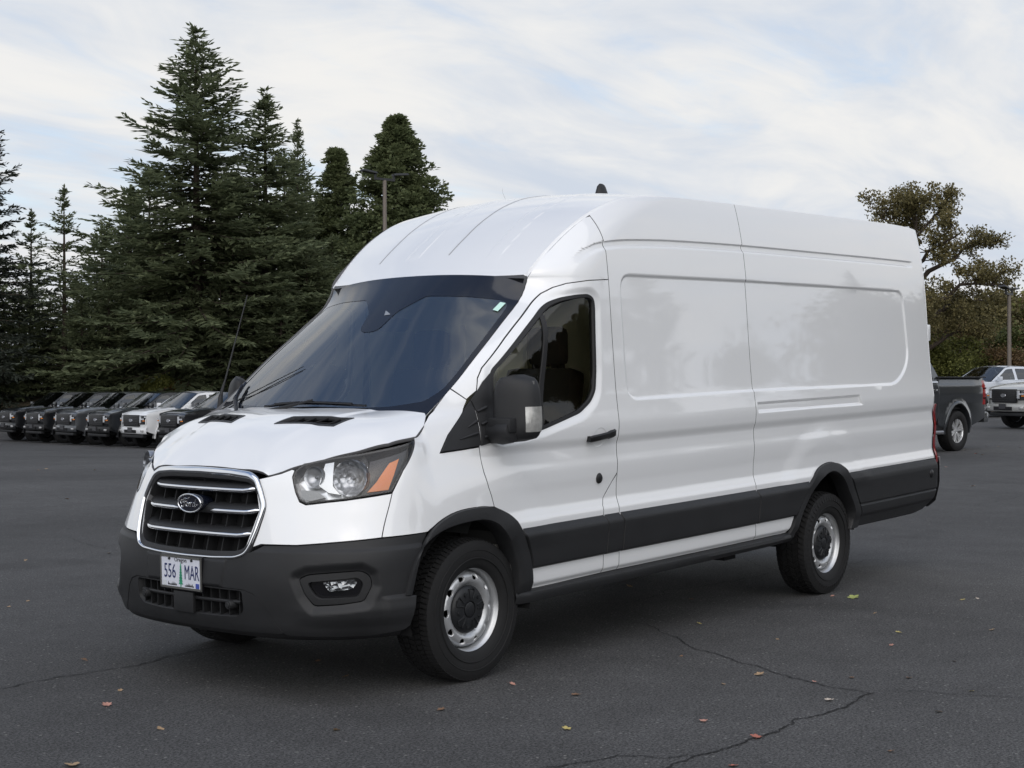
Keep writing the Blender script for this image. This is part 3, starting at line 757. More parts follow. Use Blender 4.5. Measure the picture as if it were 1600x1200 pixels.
def oak_mesh(seed, H=10.2, a=3.9, mt=None):
    """open spreading oak: long crooked limbs that carry separate leaf clumps"""
    r = np.random.RandomState(seed); mbv = MB(); clumps = []
    c = .40*H; cz = H-c
    lead = [np.array([0, 0, -.3]), np.array([.05, .02, 1.2]), np.array([-.05, .05, 2.6]), np.array([.12, -.05, 4.2]), np.array([.0, .1, 6.0]), np.array([.2, .0, 7.6]), np.array([.1, .1, H*.92])]
    mbv.tube(lead, [.42, .34, .30, .24, .17, .10, .04], 9, cap=False)
    def path(p, q, bow, n=7, wig=.13):
        t = np.linspace(0, 1, n)[:, None]; P = p*(1-t)+q*t; L = np.linalg.norm(q-p)
        P[:, 2] += bow*L*np.sin(np.pi*t[:, 0]); P[1:-1] += r.randn(n-2, 3)*wig*L*.22; return P
    zs = np.linspace(2.3, H*.90, 17)
    for i, z in enumerate(zs):
        az = i*2.4+r.randn()*.25; k = i/(len(zs)-1)
        start = np.array([np.interp(z, [q[2] for q in lead], [q[j] for q in lead]) for j in (0, 1)]+[z])
        tz = cz+c*math.sin(min(1.45, max(-.75, -.75+2.15*k+r.randn()*.12)))
        rad = a*math.sqrt(max(.02, 1-((tz-cz)/c)**2))*(.82+.3*r.rand())
        tip = np.array([math.cos(az)*rad, math.sin(az)*rad, tz])
        P = path(start, tip, .10 if k < .5 else .03)
        L = np.linalg.norm(tip-start); r0 = .045+.03*L*(1-.5*k)
        mbv.tube(P, np.linspace(r0, .025, len(P)), 6, cap=False)
        for j in range(int(4+L*2.0)):
            f = .30+.70*r.rand(); b = P[min(len(P)-1, int(f*(len(P)-1)))]
            d = unit(r.randn(3)*np.array([1, 1, .7])+unit(tip-start)*.7+np.array([0, 0, .25])); ln = (.7+.9*r.rand())*(.75+.25*(1-k))
            Q = path(b, b+d*ln, .05, 5, .2); mbv.tube(Q, np.linspace(.030, .009, 5), 4, cap=False)
            clumps.append((Q[-1], .30+.30*r.rand()))
            if r.rand() < .6: clumps.append((Q[3], .22+.2*r.rand()))
            for _ in range(2):
                e = Q[3]+unit(r.randn(3)+d)*.45; mbv.tube([Q[3], (Q[3]+e)/2+r.randn(3)*.03, e], [.011, .008, .005], 3, cap=False); clumps.append((e, .22+.16*r.rand()))
        clumps.append((tip, .45))
    Ps, Ds, Us, Ls, Ws = [], [], [], [], []
    for cc, rad in clumps:
        rad *= 1.25; n = int(30+150*rad*rad+r.rand()*12); d = unit(r.randn(n, 3))*(rad*r.rand(n)**.45)[:, None]*np.array([1, 1, .72])
        D = unit(r.randn(n, 3)+np.array([0, 0, -.2])); Ps.append(cc+d); Ds.append(D); Us.append(unit(np.cross(D, r.randn(n, 3)))); Ls.append(.125*(.7+.7*r.rand(n))); Ws.append(.09*(.7+.6*r.rand(n)))
    V, Fq = cards(np.concatenate(Ps), np.concatenate(Ds), np.concatenate(Us), np.concatenate(Ls), np.concatenate(Ws))
    me = bpy.data.meshes.new('trunk'); me.from_pydata(mbv.V, [], mbv.F); me.materials.append(BARK); me.update()
    return me, mesh_from('crown', V, Fq, mt)
def plant(name, meshes, loc, scale=1.0, rz=0.0, label='', cat='tree', group=None, sxy=None):
    t = empty(name, loc, rz, label, cat, group); t.scale = (sxy or scale, sxy or scale, scale)
    obj('trunk', meshes[0], t)
    if meshes[1] is not None: obj('crown', meshes[1], t)
    return t
def apex(px, py, d, Hm):
    x, y, z = gpos(px, d); return (CAM_LOC[2]+(598-py)/(1600*CAM_F)*d-z)/Hm
def gpos(px, d):
    x, y, _ = away(px, d); return (x, y, float(ground_z(x, y)))
def forest():
    A = fir_mesh(11, 20.8, 5.6, base=.05, levels=54, per=7, tw=1.15, droop=.30, sparse=.95, shape=.88)
    Bf = fir_mesh(23, 18.0, 3.8, base=.05, levels=54, per=7, tw=1.1, droop=.28, sparse=.95, shape=.95)
    Y = fir_mesh(31, 12.0, 2.5, base=.05, levels=22, per=6, tw=.9, droop=.05, sparse=.7, shape=1.0, lift=.5)
    D = fir_mesh(47, 8.0, 2.7, base=.03, per=8, tw=1.0, droop=.3, sparse=.9, shape=.75)
    S = puff_mesh(53, 17.8, 4.6, SEQM, n_puff=460, per=64, shape=.92, leaf=.19, up=.7)
    S2 = puff_mesh(59, 16.3, 2.7, SEQM, n_puff=330, per=54, shape=.85, leaf=.17, up=.8)
    plant('fir_tree', A, gpos(308, 76), apex(305, 50, 76, 20.8), .3, 'tallest dark green fir tree, standing behind the row of parked trucks', sxy=1.5)
    plant('fir_tree', Bf, gpos(416, 79), apex(418, 148, 79, 18), 1.0, 'second tallest pointed fir, just right of the tallest one', sxy=1.5)
    plant('fir_tree', Bf, gpos(466, 86), apex(465, 196, 86, 18), 2.4, 'narrow pointed fir between the big fir and the sequoias', sxy=.80)
    plant('sequoia_tree', S2, gpos(527, 88), apex(527, 240, 88, 16.3), .4, 'narrow rounded sequoia left of the lamp post', sxy=1.35)
    plant('sequoia_tree', S, gpos(622, 86), apex(622, 190, 86, 17.8), 2.0, 'broad clumpy sequoia directly behind the twin-head lamp post', sxy=1.45)
    plant('fir_tree', Y, gpos(101, 76), apex(101, 293, 76, 12), .2, 'slim young fir with open branches against the sky, taller of two', sxy=1.2)
    plant('fir_tree', Y, gpos(50, 78), apex(50, 330, 78, 12), 2.2, 'slim young fir with open branches, shorter of two, far left', sxy=1.1)
    DK = (A[0], A[1].copy()); DK[1].materials.clear(); DK[1].materials.append(FIRD)
    plant('fir_tree', DK, gpos(-58, 74), .86, 1.3, 'very dark spruce cut off by the left edge of the picture', sxy=1.0)
    g = 'low firs along the back of the lot'
    r = np.random.RandomState(5)
    lowl = 'low bushy fir in the dark hedge-like row behind the parked trucks'
    low = []
    for px, d, h in [(-20, 68, .75), (30, 69, .68), (80, 70, .62), (128, 68, .66), (160, 78, 1.15), (205, 80, 1.45), (170, 69, .78), (222, 70, .9), (262, 72, 1.05), (235, 82, 1.6), (355, 80, 1.5), (445, 84, 1.75), (300, 68, .72), (345, 68, .80), (395, 70, .95), (440, 69, .80), (480, 72, 1.0), (520, 76, 1.05), (565, 78, 1.1), (600, 80, 1.0), (655, 82, 1.1), (700, 84, 1.0)]:
        plant('fir_tree', D, gpos(px, d+7), h*1.05, r.rand()*6.28, lowl, group=g, sxy=h*1.2)['px'] = px
    g2 = 'deeper firs behind the low row'
    for px, d, h in [(0, 92, 1.05), (60, 95, .95), (120, 94, .9), (205, 95, 1.3), (250, 93, 1.25), (370, 95, 1.75), (500, 97, 1.55), (560, 98, 1.45), (690, 95, 1.25), (740, 100, 1.0), (850, 100, .9), (950, 98, .95), (1050, 102, .9), (1150, 100, .9), (1250, 98, .85), (1340, 96, .8)]:
        plant('fir_tree', D, gpos(px, d), h, r.rand()*6.28, 'small fir seen through gaps far behind the low row', group=g2, sxy=h*1.15)['px'] = px
    # a bare top behind the roof
    bare = broad_mesh(71, 12.6, 1.0, None, GBARK, depth=5, trunk=.14, first=.34, bare=True)
    plant('bare_tree', bare, gpos(760, 82), 1.0, .5, 'bare twiggy tree top poking up behind the van roof', sxy=.55)
    # autumn shrubs among the firs
    sh = broad_mesh(81, 4.0, 1.1, YELM, depth=4, leaf=.20, dens=1.5, trunk=.10, clump=.8, first=.3)
    sr = (sh[0], sh[1].copy()); sr[1].materials.clear(); sr[1].materials.append(REDM)
    plant('shrub', sh, gpos(240, 74), .42, .2, 'yellow-green leafy shrub glimpsed between the dark firs')
    plant('shrub', sr, gpos(268, 74), .34, 1.2, 'small rust-red shrub low between the firs')
    # ---- right side: oak and woods
    OAK = oak_mesh(97, 10.2, 4.1, OAKM)
    plant('oak_tree', OAK, gpos(1434, 66), apex(1434, 312, 66, 10.4), 2.6, 'big spreading oak with thinning olive-brown leaves behind the van')
    Bt = broad_mesh(101, 7.0, 1.1, OAKM, BARK, depth=5, leaf=.20, dens=1.35, trunk=.18, clump=.9, first=.24)
    def recol(ms, mt):
        c = ms[1].copy(); c.materials.clear(); c.materials.append(mt); return (ms[0], c)
    BtB, BtG, BtY = recol(Bt, BRNM), recol(Bt, GRNM), recol(Bt, YELM)
    lab = {0: 'olive-brown tree in the autumn woods behind the right-hand cars', 1: 'russet brown tree in the autumn woods behind the right-hand cars', 2: 'green tree in the woods behind the right-hand cars', 3: 'yellow-green tree in the autumn woods behind the right-hand cars'}
    sets = [Bt, BtB, BtG, BtY]
    for px, d, h, k in [(1420, 80, .62, 2), (1455, 72, .55, 0), (1478, 70, .55, 3), (1490, 82, .75, 1), (1510, 74, .62, 0), (1530, 70, .52, 2), (1548, 80, .78, 0), (1560, 72, .6, 1), (1580, 84, .95, 0), (1592, 72, .62, 2), (1612, 76, .85, 3), (1640, 78, .9, 0), (1680, 76, .8, 2), (1720, 80, .9, 1), (1470, 88, .7, 2), (1535, 90, .85, 2), (1600, 92, .95, 2), (1660, 90, 1.0, 2), (1395, 86, .6, 0), (1500, 68, .42, 3), (1545, 68, .42, 1)]:
        plant('woodland_tree', sets[k], gpos(px, d), h, r.rand()*6.28, lab[k], group=lab[k].split(' in ')[0]+' trees at the right', sxy=h*1.2)['px'] = px
    # ---- trees across the lot behind the camera (they show as reflections in the van's side and glass)
    mx, my = CAM_LOC[0], 3.71
    for th, d, ms, h in [(-12, 62, Bt, 1.2), (-16, 60, D, 1.3), (-19, 64, BtG, 1.05), (-22, 56, Bt, 1.15), (-25.5, 64, Bf, .62), (-28, 58, BtG, .85), (-31.5, 66, Bt, .75), (-35, 56, D, 1.25), (-38, 60, Bf, .60), (-41, 58, BtB, 1.0), (-45, 54, Bt, 1.25), (-50, 58, OAK, .95), (-55, 60, BtG, .9), (-60, 58, Bf, .6), (-67, 56, Bt, 1.3), (-76, 56, D, 1.4), (-86, 58, BtG, 1.3), (-98, 58, Bt, 1.3), (-112, 62, D, 1.4)]:
        a = math.radians(th); x, y = mx+d*math.cos(a), my+d*math.sin(a)
        plant('roadside_tree', ms, (x, y, 0), h, r.rand()*6.28, 'tree across the lot seen mirrored in the van', group='trees mirrored in the van', sxy=h*1.15)['px'] = th
forest()
def ordinals():
    gr = {}
    for o in COL.objects:
        if 'px' in o: gr.setdefault((o['group'], o['label']), []).append(o)
    for (g, lab), os_ in gr.items():
        os_.sort(key=lambda o: o['px'])
        for i, o in enumerate(os_):
            if len(os_) > 1: o['label'] = lab+', '+ORD[i]+' from the left'
            del o['px']
ordinals()
# ---------------------------------------------------------------- lamp posts
POLE = mat('pole_brown_grey', (.17, .145, .125), .55, .2, var=.1, vscale=3)
HEADM = mat('lamp_head_dark', (.035, .036, .038), .45, .3)
def lamp_post(px, d, top, rz, label, r=.085, heads=2):
    x, y, z = gpos(px, d); H = top-z
    p = empty('lamp_post', (x, y, z), rz, label, 'lamp post', 'lamp posts in the lot')
    mb = MB(); mb.tube([(0, 0, 0), (0, 0, H)], [r*1.05, r*.8], 12); mb.build('pole', POLE, p, 60)
    mb = MB(); mb.tube([(0, 0, 0), (0, 0, .5)], [.24, .24], 16); mb.build('footing', mat('concrete_grey', (.32, .31, .29), .9, var=.1), p, 60)
    mb = MB(); mb.box((0, 0, H+.04), (1.0, .09, .10)); mb.build('cross_arm', HEADM, p)
    for sg in (-1, 1)[:heads]:
        mb = MB(); mb.box((sg*.47, 0, H+.18), (.08, .08, .26)); mb.build('bracket', HEADM, p)
        mb = MB(); mb.box((sg*.80, 0, H+.31), (.74, .36, .085), R=np.array([[.99, 0, -.1*sg], [0, 1, 0], [.1*sg, 0, .99]]), taper=(.86, .8)); h = mb.build('lamp_head', HEADM, p, bevel=.012)
    return p
lamp_post(602, 62, 1.49+(599-287)/2282*62, -.2, 'tall brown twin-head lamp post in front of the broad sequoia', .10)
lamp_post(1577, 64, 1.49+(600-470)/2282*64, .1, 'tall brown lamp post among the right-hand trees, nearer of two', .10)
lamp_post(1592, 82, 1.49+(600-533)/2282*82, .4, 'shorter-looking lamp post at the right, farther of two', .09)
# ---------------------------------------------------------------- the van
RAKE = .024; PV = np.array([1.023, 0, .345])
_c, _s = math.cos(RAKE), math.sin(RAKE)
RBM = np.array([[_c, 0, -_s], [0, 1, 0], [_s, 0, _c]])
def bx(V): return (np.asarray(V, float)-PV)@RBM.T+PV
VAN = empty('cargo_van', (1.02, 0, 0), 0, 'white high-roof cargo van with black bumpers parked in the foreground', 'van')
VAN_INV = Matrix.Translation((-1.02, 0, 0))
def vadj(o):
    o.data.transform(VAN_INV); return o
def vpart(name, D, mat, parent=None):
    V, T, N, nm = D
    me = mesh_from(name, bx(V)-np.array([1.02, 0, 0]), T, None, N@RBM.T, mats=[mat, GAP_SHADE] if mat is PAINT else [mat], midx=(np.arange(len(T)) >= nm) if mat is PAINT else None)
    return obj(name, me, parent or VAN)
def vbuild(mb, name, mat, parent=None, smooth=40, bevel=None, world=False):
    return mb.build(name, mat, parent or VAN, smooth, xf=(lambda V: (V if world else bx(V))-np.array([1.02, 0, 0])), bevel=bevel)

PAINT = mat('white_paint', (.80, .81, .82), .28, 0, .5, coat=1.0, coat_rough=.03, var=.015, vscale=2.5)
PAINT.node_tree.nodes['Principled BSDF'].inputs['Coat IOR'].default_value = 1.75
GAP_SHADE = mat('gap_shade_grey', (.10, .10, .105), .7)  # shade of the panel gaps, painted on the flanges of white parts
BLACK = mat('textured_black_plastic', (.0185, .0190, .0205), .50, 0, .4, var=.28, vscale=6, bump=.25, bscale=900)
GLOSSBLK = mat('gloss_black', (.008, .008, .010), .12, 0, .5)
RUBBER = mat('rubber_seal', (.012, .012, .013), .6)
CHROME = mat('chrome', (.86, .87, .89), .07, 1.0)
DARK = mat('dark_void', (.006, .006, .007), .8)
GLASS = glass_mat('windscreen_glass', (.92, .96, .94), 0, 1, ior=2.9)
DGLASS = glass_mat('door_glass', (.99, .99, .86), 0, 1, ior=1.48)
CLEAR = glass_mat('clear_lens', (.93, .94, .95), 0, 1, ior=1.45)

X2S = .71
def P2(pts): return [(x+X2S, z) for x, z in pts]
def both(name, D, mat, parent=None):
    """D is built on the right; also makes the left one"""
    return vpart(name, mirror_y(D), mat, parent), vpart(name, D, mat, parent)

ARCH_F_OUT = [(1.236, .501), (1.274, .614), (1.322, .714), (1.391, .785), (1.488, .832), (1.591, .856), (1.722, .863), (1.866, .850), (1.955, .815), (2.03, .755), (2.09, .669), (2.135, .57), (2.155, .468), (2.158, .392)]
ARCH_F_IN = [(1.206, .505), (1.248, .617), (1.315, .706), (1.418, .764), (1.544, .790), (1.688, .798), (1.803, .786), (1.884, .746), (1.968, .655), (2.02, .55), (2.042, .449), (2.044, .392)]
ARCH_R_OUT = [(4.862, .372), (4.93, .491), (5.02, .60), (5.096, .682), (5.22, .775), (5.37, .822), (5.50, .824), (5.633, .772), (5.760, .652), (5.86, .511), (5.905, .408), (5.885, .335)]
ARCH_R_IN = [(4.937, .366), (5.005, .492), (5.10, .601), (5.215, .701), (5.36, .752), (5.49, .750), (5.62, .680), (5.735, .553), (5.80, .42), (5.765, .335)]
def spline_pts(pts, n=40):
    P = np.array(pts, float); d = np.r_[0, np.cumsum(np.linalg.norm(np.diff(P, axis=0), axis=1))]
    f = natspline(d, P); return [tuple(p) for p in f(np.linspace(0, d[-1], n))]
AFO = spline_pts(ARCH_F_OUT); AFI = spline_pts(ARCH_F_IN); ARO = spline_pts(ARCH_R_OUT); ARI = spline_pts(ARCH_R_IN)

def body_skin():
    gx = np.arange(1.95, 6.34, .022); gut = np.concatenate([np.stack([gx+X2S, GUT_Z(gx)+o], 1) for o in (.016, .010, .006, .002, -.002, -.006, -.016, -.026, -.032, -.038, -.044, -.052)])
    # fender
    wind = [(EDGE_X(z)+X2S, z) for z in (1.345, 1.38, 1.41, 1.448)]
    fender = [(1.121, .776), (1.182, .977), (1.244, 1.077), (1.375, 1.222), (1.405, 1.231), (1.505, 1.279), (1.572, 1.321)] + [(float(a), b) for a, b in wind] + \
             [(1.822, 1.389), (1.773, 1.328), (1.632, 1.224), (1.55, 1.141), (1.70, 1.148), (1.815, 1.155), (1.818, 1.09), (1.821, 1.023), (1.838, .95), (1.857, .905), (1.873, .852)]
    arc = [p for p in AFO if 1.391 < p[0] < 1.87]
    fender += arc[::-1] + [(1.370, .779)]
    both('front_fender', panel_data(fender, body, h=.03, hf=.009, tol=2e-4, flip=True), PAINT)
    # fascia beside the grille and under the headlight
    fas = [(.40, 1.045), (.488, 1.058), (.571, 1.073), (.634, 1.092), (.652, 1.088), (.645, 1.059), (.675, .986), (.700, .945), (.737, .931), (.86, .942), (.953, .949), (1.182, .975), (1.121, .776), (.899, .763), (.703, .750), (.621, .750), (.50, .750), (.40, .72), (.46, .90)]
    both('front_fascia', panel_data(fas, body, h=.025, flip=True), PAINT)
    # pillar and roof side above the door
    gapline = [(x+X2S, z) for x, z in [(1.178, 1.434), (1.204, 1.497), (1.247, 1.548), (1.447, 1.701), (1.666, 1.861), (1.769, 1.939), (1.832, 1.972), (1.905, 1.994), (2.048, 2.012), (2.235, 2.022)]]
    top = [(float(EDGE_X(z))+X2S, z) for z in np.linspace(2.375, 1.45, 26)]
    pil = [(1.11+X2S, 1.392)] + gapline + [(2.235+X2S, 2.25), (2.235+X2S, 2.385)] + top
    both('pillar_panel', panel_data(pil, body, h=.03, hf=.010, tol=2.5e-4, flip=True, extra=gut), PAINT)
    # door
    door = [(1.822, 1.023), (1.817, 1.09), (1.815, 1.15), (1.825, 1.28), (1.85, 1.34), (1.872, 1.40)] + [(a, b) for a, b in gapline] + \
           P2([(2.235, 1.5), (2.235, .945), (2.18, .885), (2.11, .815), (2.09, .775), (2.085, .72), (2.085, .40), (1.455, .395)]) + [p for p in AFO if p[0] > 1.88 and p[1] > .41][::-1] + [(1.873, .852), (1.857, .905), (1.838, .95)]
    win = [(a+X2S, b) for a, b in DOOR_WIN]
    d = panel_data(door, body, holes=[win], h=.03, hf=.008, flip=True)
    doors = both('front_door', d, PAINT)
    # window seal and glass
    ring_in = [tuple(p) for p in inset(resample(win, .02), .015)]
    seal = panel_data(win, body, holes=[ring_in], h=.03, flip=True, lift=.002, gap=-.001, flange=.03)
    gl = panel_data(ring_in, body, h=.05, flip=True, lift=-.012, flange=0, gap=-.006)
    bar = panel_data(P2([(1.560, 1.222), (1.602, 1.232), (1.722, 1.848), (1.688, 1.832)]), body, h=.05, flip=True, lift=-.002, flange=.012)
    for dd, k in zip(doors, (0, 1)):
        f = mirror_y if k == 0 else (lambda q: q)
        vpart('window_seal', f(seal), RUBBER, dd); vpart('window_divider', f(bar), RUBBER, dd)
        vpart('door_window', f(gl), DGLASS, dd)
    # lower post between door and load bay
    post = P2([(2.085, .72), (2.09, .775), (2.11, .815), (2.18, .885), (2.235, .94), (2.235, .72), (2.235, .40), (2.085, .40)])
    both('sill_post', panel_data(post, body, h=.03, hf=.01, flip=True), PAINT)
    # load bay panels
    dz = [(x+X2S, float(DITCH_Z(x))) for x in np.linspace(2.235, 3.725, 24)]
    cargo = P2([(2.235, .40), (3.725, .40)]) + [(3.725+X2S, 2.4)] + dz[::-1] + [(2.235+X2S, 2.1), (2.235+X2S, 1.2)]
    both('cargo_panel', panel_data(cargo, body, h=.035, hf=.007, tol=1.6e-4, flip=True, extra=gut), PAINT)
    dz = [(x+X2S, float(DITCH_Z(x))) for x in np.linspace(3.725, 6.55, 40)]
    quarter = P2([(3.725, .40), (4.145, .40)]) + [p for p in ARO if p[1] > .42 and p[0] < 5.70] + P2([(5.02, .735), (6.615, .735), (6.615, 2.42), (6.60, 2.50)]) + dz[::-1] + [(3.725+X2S, 2.0), (3.725+X2S, 1.0)]
    both('quarter_panel', panel_data(quarter, body, h=.035, hf=.007, tol=1.6e-4, flip=True, extra=gut), PAINT)
    return doors
DOORS = body_skin()
LDOOR = DOORS[0]

# ---- black lower mouldings
MZ = pchip([.500, .507, .515, .60, .672, .684, .720, .728], [-.004, .008, .022, .027, .030, .028, .002, -.004])
def mould_surf(s, z):
    P = body(s, z); P[..., 1] += MZ(z); return P
def mouldings():
    def strip(x0, x1, slant=.0):
        d = panel_data([(x0+X2S, .502), (x1+X2S, .502), (x1+X2S+slant, .66), (x1+X2S, .725), (x0+X2S, .725), (x0+X2S+slant, .66)], mould_surf, h=.05, hf=.006, tol=1e-4, flip=True, gap=.002, flange=.02)
        both('side_moulding', d, BLACK)
    arc = [p for p in AFO if p[0] > 1.9 and .502 < p[1] < .725]
    d = panel_data([(arc[-1][0]+.004, .502)]+[(2.082+X2S, .502), (2.10+X2S, .66), (2.085+X2S, .725)]+[(arc[0][0]+.006, .725)]+[(a+.006, b) for a, b in arc], mould_surf, h=.05, hf=.006, tol=1e-4, flip=True)
    both('side_moulding', d, BLACK)
    strip(2.09, 2.232, .014); strip(2.243, 3.72, .014)
    arc = [p for p in ARO if p[0] < 5.3 and .502 < p[1] < .725]
    d = panel_data([(3.73+X2S, .502), (arc[0][0]-.004, .502)]+[(a-.006, b) for a, b in arc]+[(arc[-1][0]-.006, .725), (3.73+X2S, .725), (3.745+X2S, .66)], mould_surf, h=.05, hf=.006, tol=1e-4, flip=True)
    both('side_moulding', d, BLACK)
    # rear quarter cladding
    def clad(s, z):
        P = body(s, z); P[..., 1] += np.interp(z, [.30, .34, .40, .488, .494, .500, .506, .66, .69, .725, .735], [-.04, .005, .020, .024, .017, .017, .026, .028, .024, .008, .0]); return P
    arc = [p for p in ARO if p[0] > 5.45 and p[1] < .735]
    poly = [(a+.004, b) for a, b in arc[::-1]]
    poly = [(5.885, .335), (6.86, .330)] + P2([(6.33, .352), (6.45, .40), (6.53, .50), (6.60, .60), (6.615, .735), (5.02, .738)]) + [(a+.004, b) for a, b in arc]
    both('rear_cladding', panel_data(poly, clad, h=.04, hf=.008, tol=1e-4, flip=True), BLACK)
    # arch trims
    for o, i in ((AFO, AFI), (ARO, ARI)):
        O = np.array(o); I = np.array(i)
        P = []
        prof = [(0.0, .002, 0), (0.04, .022, 0), (.5, .026, 0), (.93, .024, 0), (1.0, .014, 0), (1.0, -.06, 0)]
        O2 = np.stack([np.interp(np.linspace(0, 1, 60), np.linspace(0, 1, len(O)), O[:, k]) for k in (0, 1)], 1)
        I2 = np.stack([np.interp(np.linspace(0, 1, 60), np.linspace(0, 1, len(I)), I[:, k]) for k in (0, 1)], 1)
        for t, hgt, _ in prof:
            q = O2*(1-t)+I2*t; b = body(q[:, 0], q[:, 1]); n = -surf_normals(body, q[:, 0], q[:, 1])
            if hgt < 0: b = b+np.array([0, -.075, 0])
            else: b = b+n*hgt
            P.append(b)
        P = np.array(P)
        for sg in (-1, 1):
            mb = MB(); mb.grid(P*np.array([1, sg, 1])); vbuild(mb, 'wheel_arch_trim', BLACK, smooth=50)
    # step under the sill
    for sg in (-1, 1):
        mb = MB(); xs = np.linspace(1.33, 4.22, 50); rows = []
        for x in xs:
            e = min(1, (x-1.33)/.12, (4.22-x)/.30); e = max(e, 0)**.6
            w = float(side_w(x, .42)); zt = .398; zb = .322+.012*(x-1.33)/3
            o = .030*e
            rows.append([(x, sg*(w-.10), zt+.004), (x, sg*(w+.0), zt), (x, sg*(w+o), zt-.012), (x, sg*(w+o+.004), zt-.03), (x, sg*(w+o-.01), zb+.012), (x, sg*(w-.03), zb), (x, sg*(w-.12), zb+.01)])
        mb.grid(np.array(rows)); vbuild(mb, 'side_step', BLACK, smooth=40)
mouldings()

# ---- roof, hood, windscreen
def roof_surf(x, v):
    x, v = np.broadcast_arrays(np.asarray(x, float), np.asarray(v, float))
    # the front edge follows the top of the windscreen
    y = v*DITCH_Y(x)
    z = roof_z(x, y)
    run = sstep(1.80, 1.86, x)*sstep(6.4, 6.3, x)
    for yc, hw, dp in ((-.46, .045, .0030), (.15, .045, .0030)):
        z = z + run*dp*sstep(hw+.005, hw-.003, np.abs(y-yc))
    z = z - .016*sstep(.968, .976, np.abs(v))*(1-.6*sstep(.988, .996, np.abs(v)))
    return np.stack([x, y, z], -1)
def roof_front(v): return 1.655+(1.762-1.655)*abs(v)**2.3
def build_roof():
    fr = [(roof_front(v), v) for v in np.linspace(-.997, .997, 41)]
    poly = fr + [(6.50, .997), (6.575, .93), (6.60, .7), (6.61, 0), (6.60, -.7), (6.575, -.93), (6.50, -.997)]
    gx = np.arange(1.70, 6.5, .03); ex = []
    for vv in (.960, .967, .971, .9755, .982, .988, .9925):
        for sg in (-1, 1): ex.append(np.stack([gx, np.full(len(gx), sg*vv)], 1))
    r = vpart('roof', panel_data(poly, roof_surf, h=.05, hf=.010, tol=2.5e-4, gap=.001, extra=np.concatenate(ex)), PAINT)
    for yc in (-.125, .43):  # grey ribbons that paint the shade of the roof grooves
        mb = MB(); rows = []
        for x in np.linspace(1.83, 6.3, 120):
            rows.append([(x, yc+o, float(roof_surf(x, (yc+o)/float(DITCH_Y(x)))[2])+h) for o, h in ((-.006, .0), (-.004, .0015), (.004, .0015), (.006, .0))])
        mb.grid(np.array(rows)); vbuild(mb, 'roof_groove_shade', mat('groove_shade_grey', (.33, .335, .345), .6), r, smooth=60)
    # shark fin aerial
    mb = MB(); rows = []
    for t in np.linspace(0, 1, 14):
        x = 3.44+.19*t; hh = .003+.112*(math.exp(-((t-.34)/.30)**4)*.86+.14*sstep(1.02, .75, t)*sstep(0, .1, t)); w = .034*math.sin(math.pi*min(1, .12+t*.88))**.5+.004
        z0 = float(roof_z(x, 0))-.004
        rows.append([(x, -w, z0), (x, -w*.75, z0+hh*.45), (x, -w*.28, z0+hh*.93), (x, 0, z0+hh), (x, w*.28, z0+hh*.93), (x, w*.75, z0+hh*.45), (x, w, z0)])
    mb.grid(np.array(rows)); vbuild(mb, 'antenna_fin', BLACK, r, smooth=60)
    return r
ROOF = build_roof()
def hood_surf(x, y):
    x, y = np.broadcast_arrays(np.asarray(x, float), np.asarray(y, float))
    z = hood_z(x, y)
    # shallow power bulge lines
    a = np.abs(y)
    z = z+.006*sstep(.36+.25*(x-.2), .30+.25*(x-.2), a)*sstep(.22, .4, x)
    return np.stack([x, y, z], -1)
VENT = [(.641, .542), (.566, .185), (.456, .165), (.525, .518)]
def build_hood():
    half = [(.168, 0), (.168, .25), (.167, .38), (.171, .437), (.208, .495), (.241, .535), (.333, .65), (.455, .758), (.56, .855), (.705, .898), (.793, .872), (.862, .822), (.888, .79), (.872, .66), (.84, .5), (.80, .25), (.785, 0)]
    poly = [(a, b) for a, b in half]+[(a, -b) for a, b in half[-2:0:-1]]
    v1 = VENT; v2 = [(a, -b) for a, b in VENT]
    D = panel_data(poly, hood_surf, holes=[v1, v2], h=.035, hf=.012, tol=2e-4, flange=.02)
    hd = vpart('hood', D, PAINT)
    for v in (v1, v2):
        ring = [tuple(p) for p in inset(resample(v, .02), .010)]
        f = panel_data(v, hood_surf, holes=[ring], h=.05, lift=.003, gap=-.001, flange=.02)
        vo = vpart('hood_vent', f, BLACK, hd)
        # slats
        P = np.array(v); mb = MB()
        bk = hood_surf(P[:, 0], P[:, 1])-np.array([0, 0, .022]); mb.add(bk, [(0, 1, 2, 3)])
        for k in range(1, 5):
            t = k/5; a = P[0]*(1-t)+P[1]*t; b = P[3]*(1-t)+P[2]*t
            A = hood_surf(a[0], a[1]); Bq = hood_surf(b[0], b[1])
            mb.tube([A-np.array([0, 0, .006]), Bq-np.array([0, 0, .006])], .005, 6)
        vbuild(mb, 'vent_slats', DARK, vo)
    return hd
HOOD = build_hood()
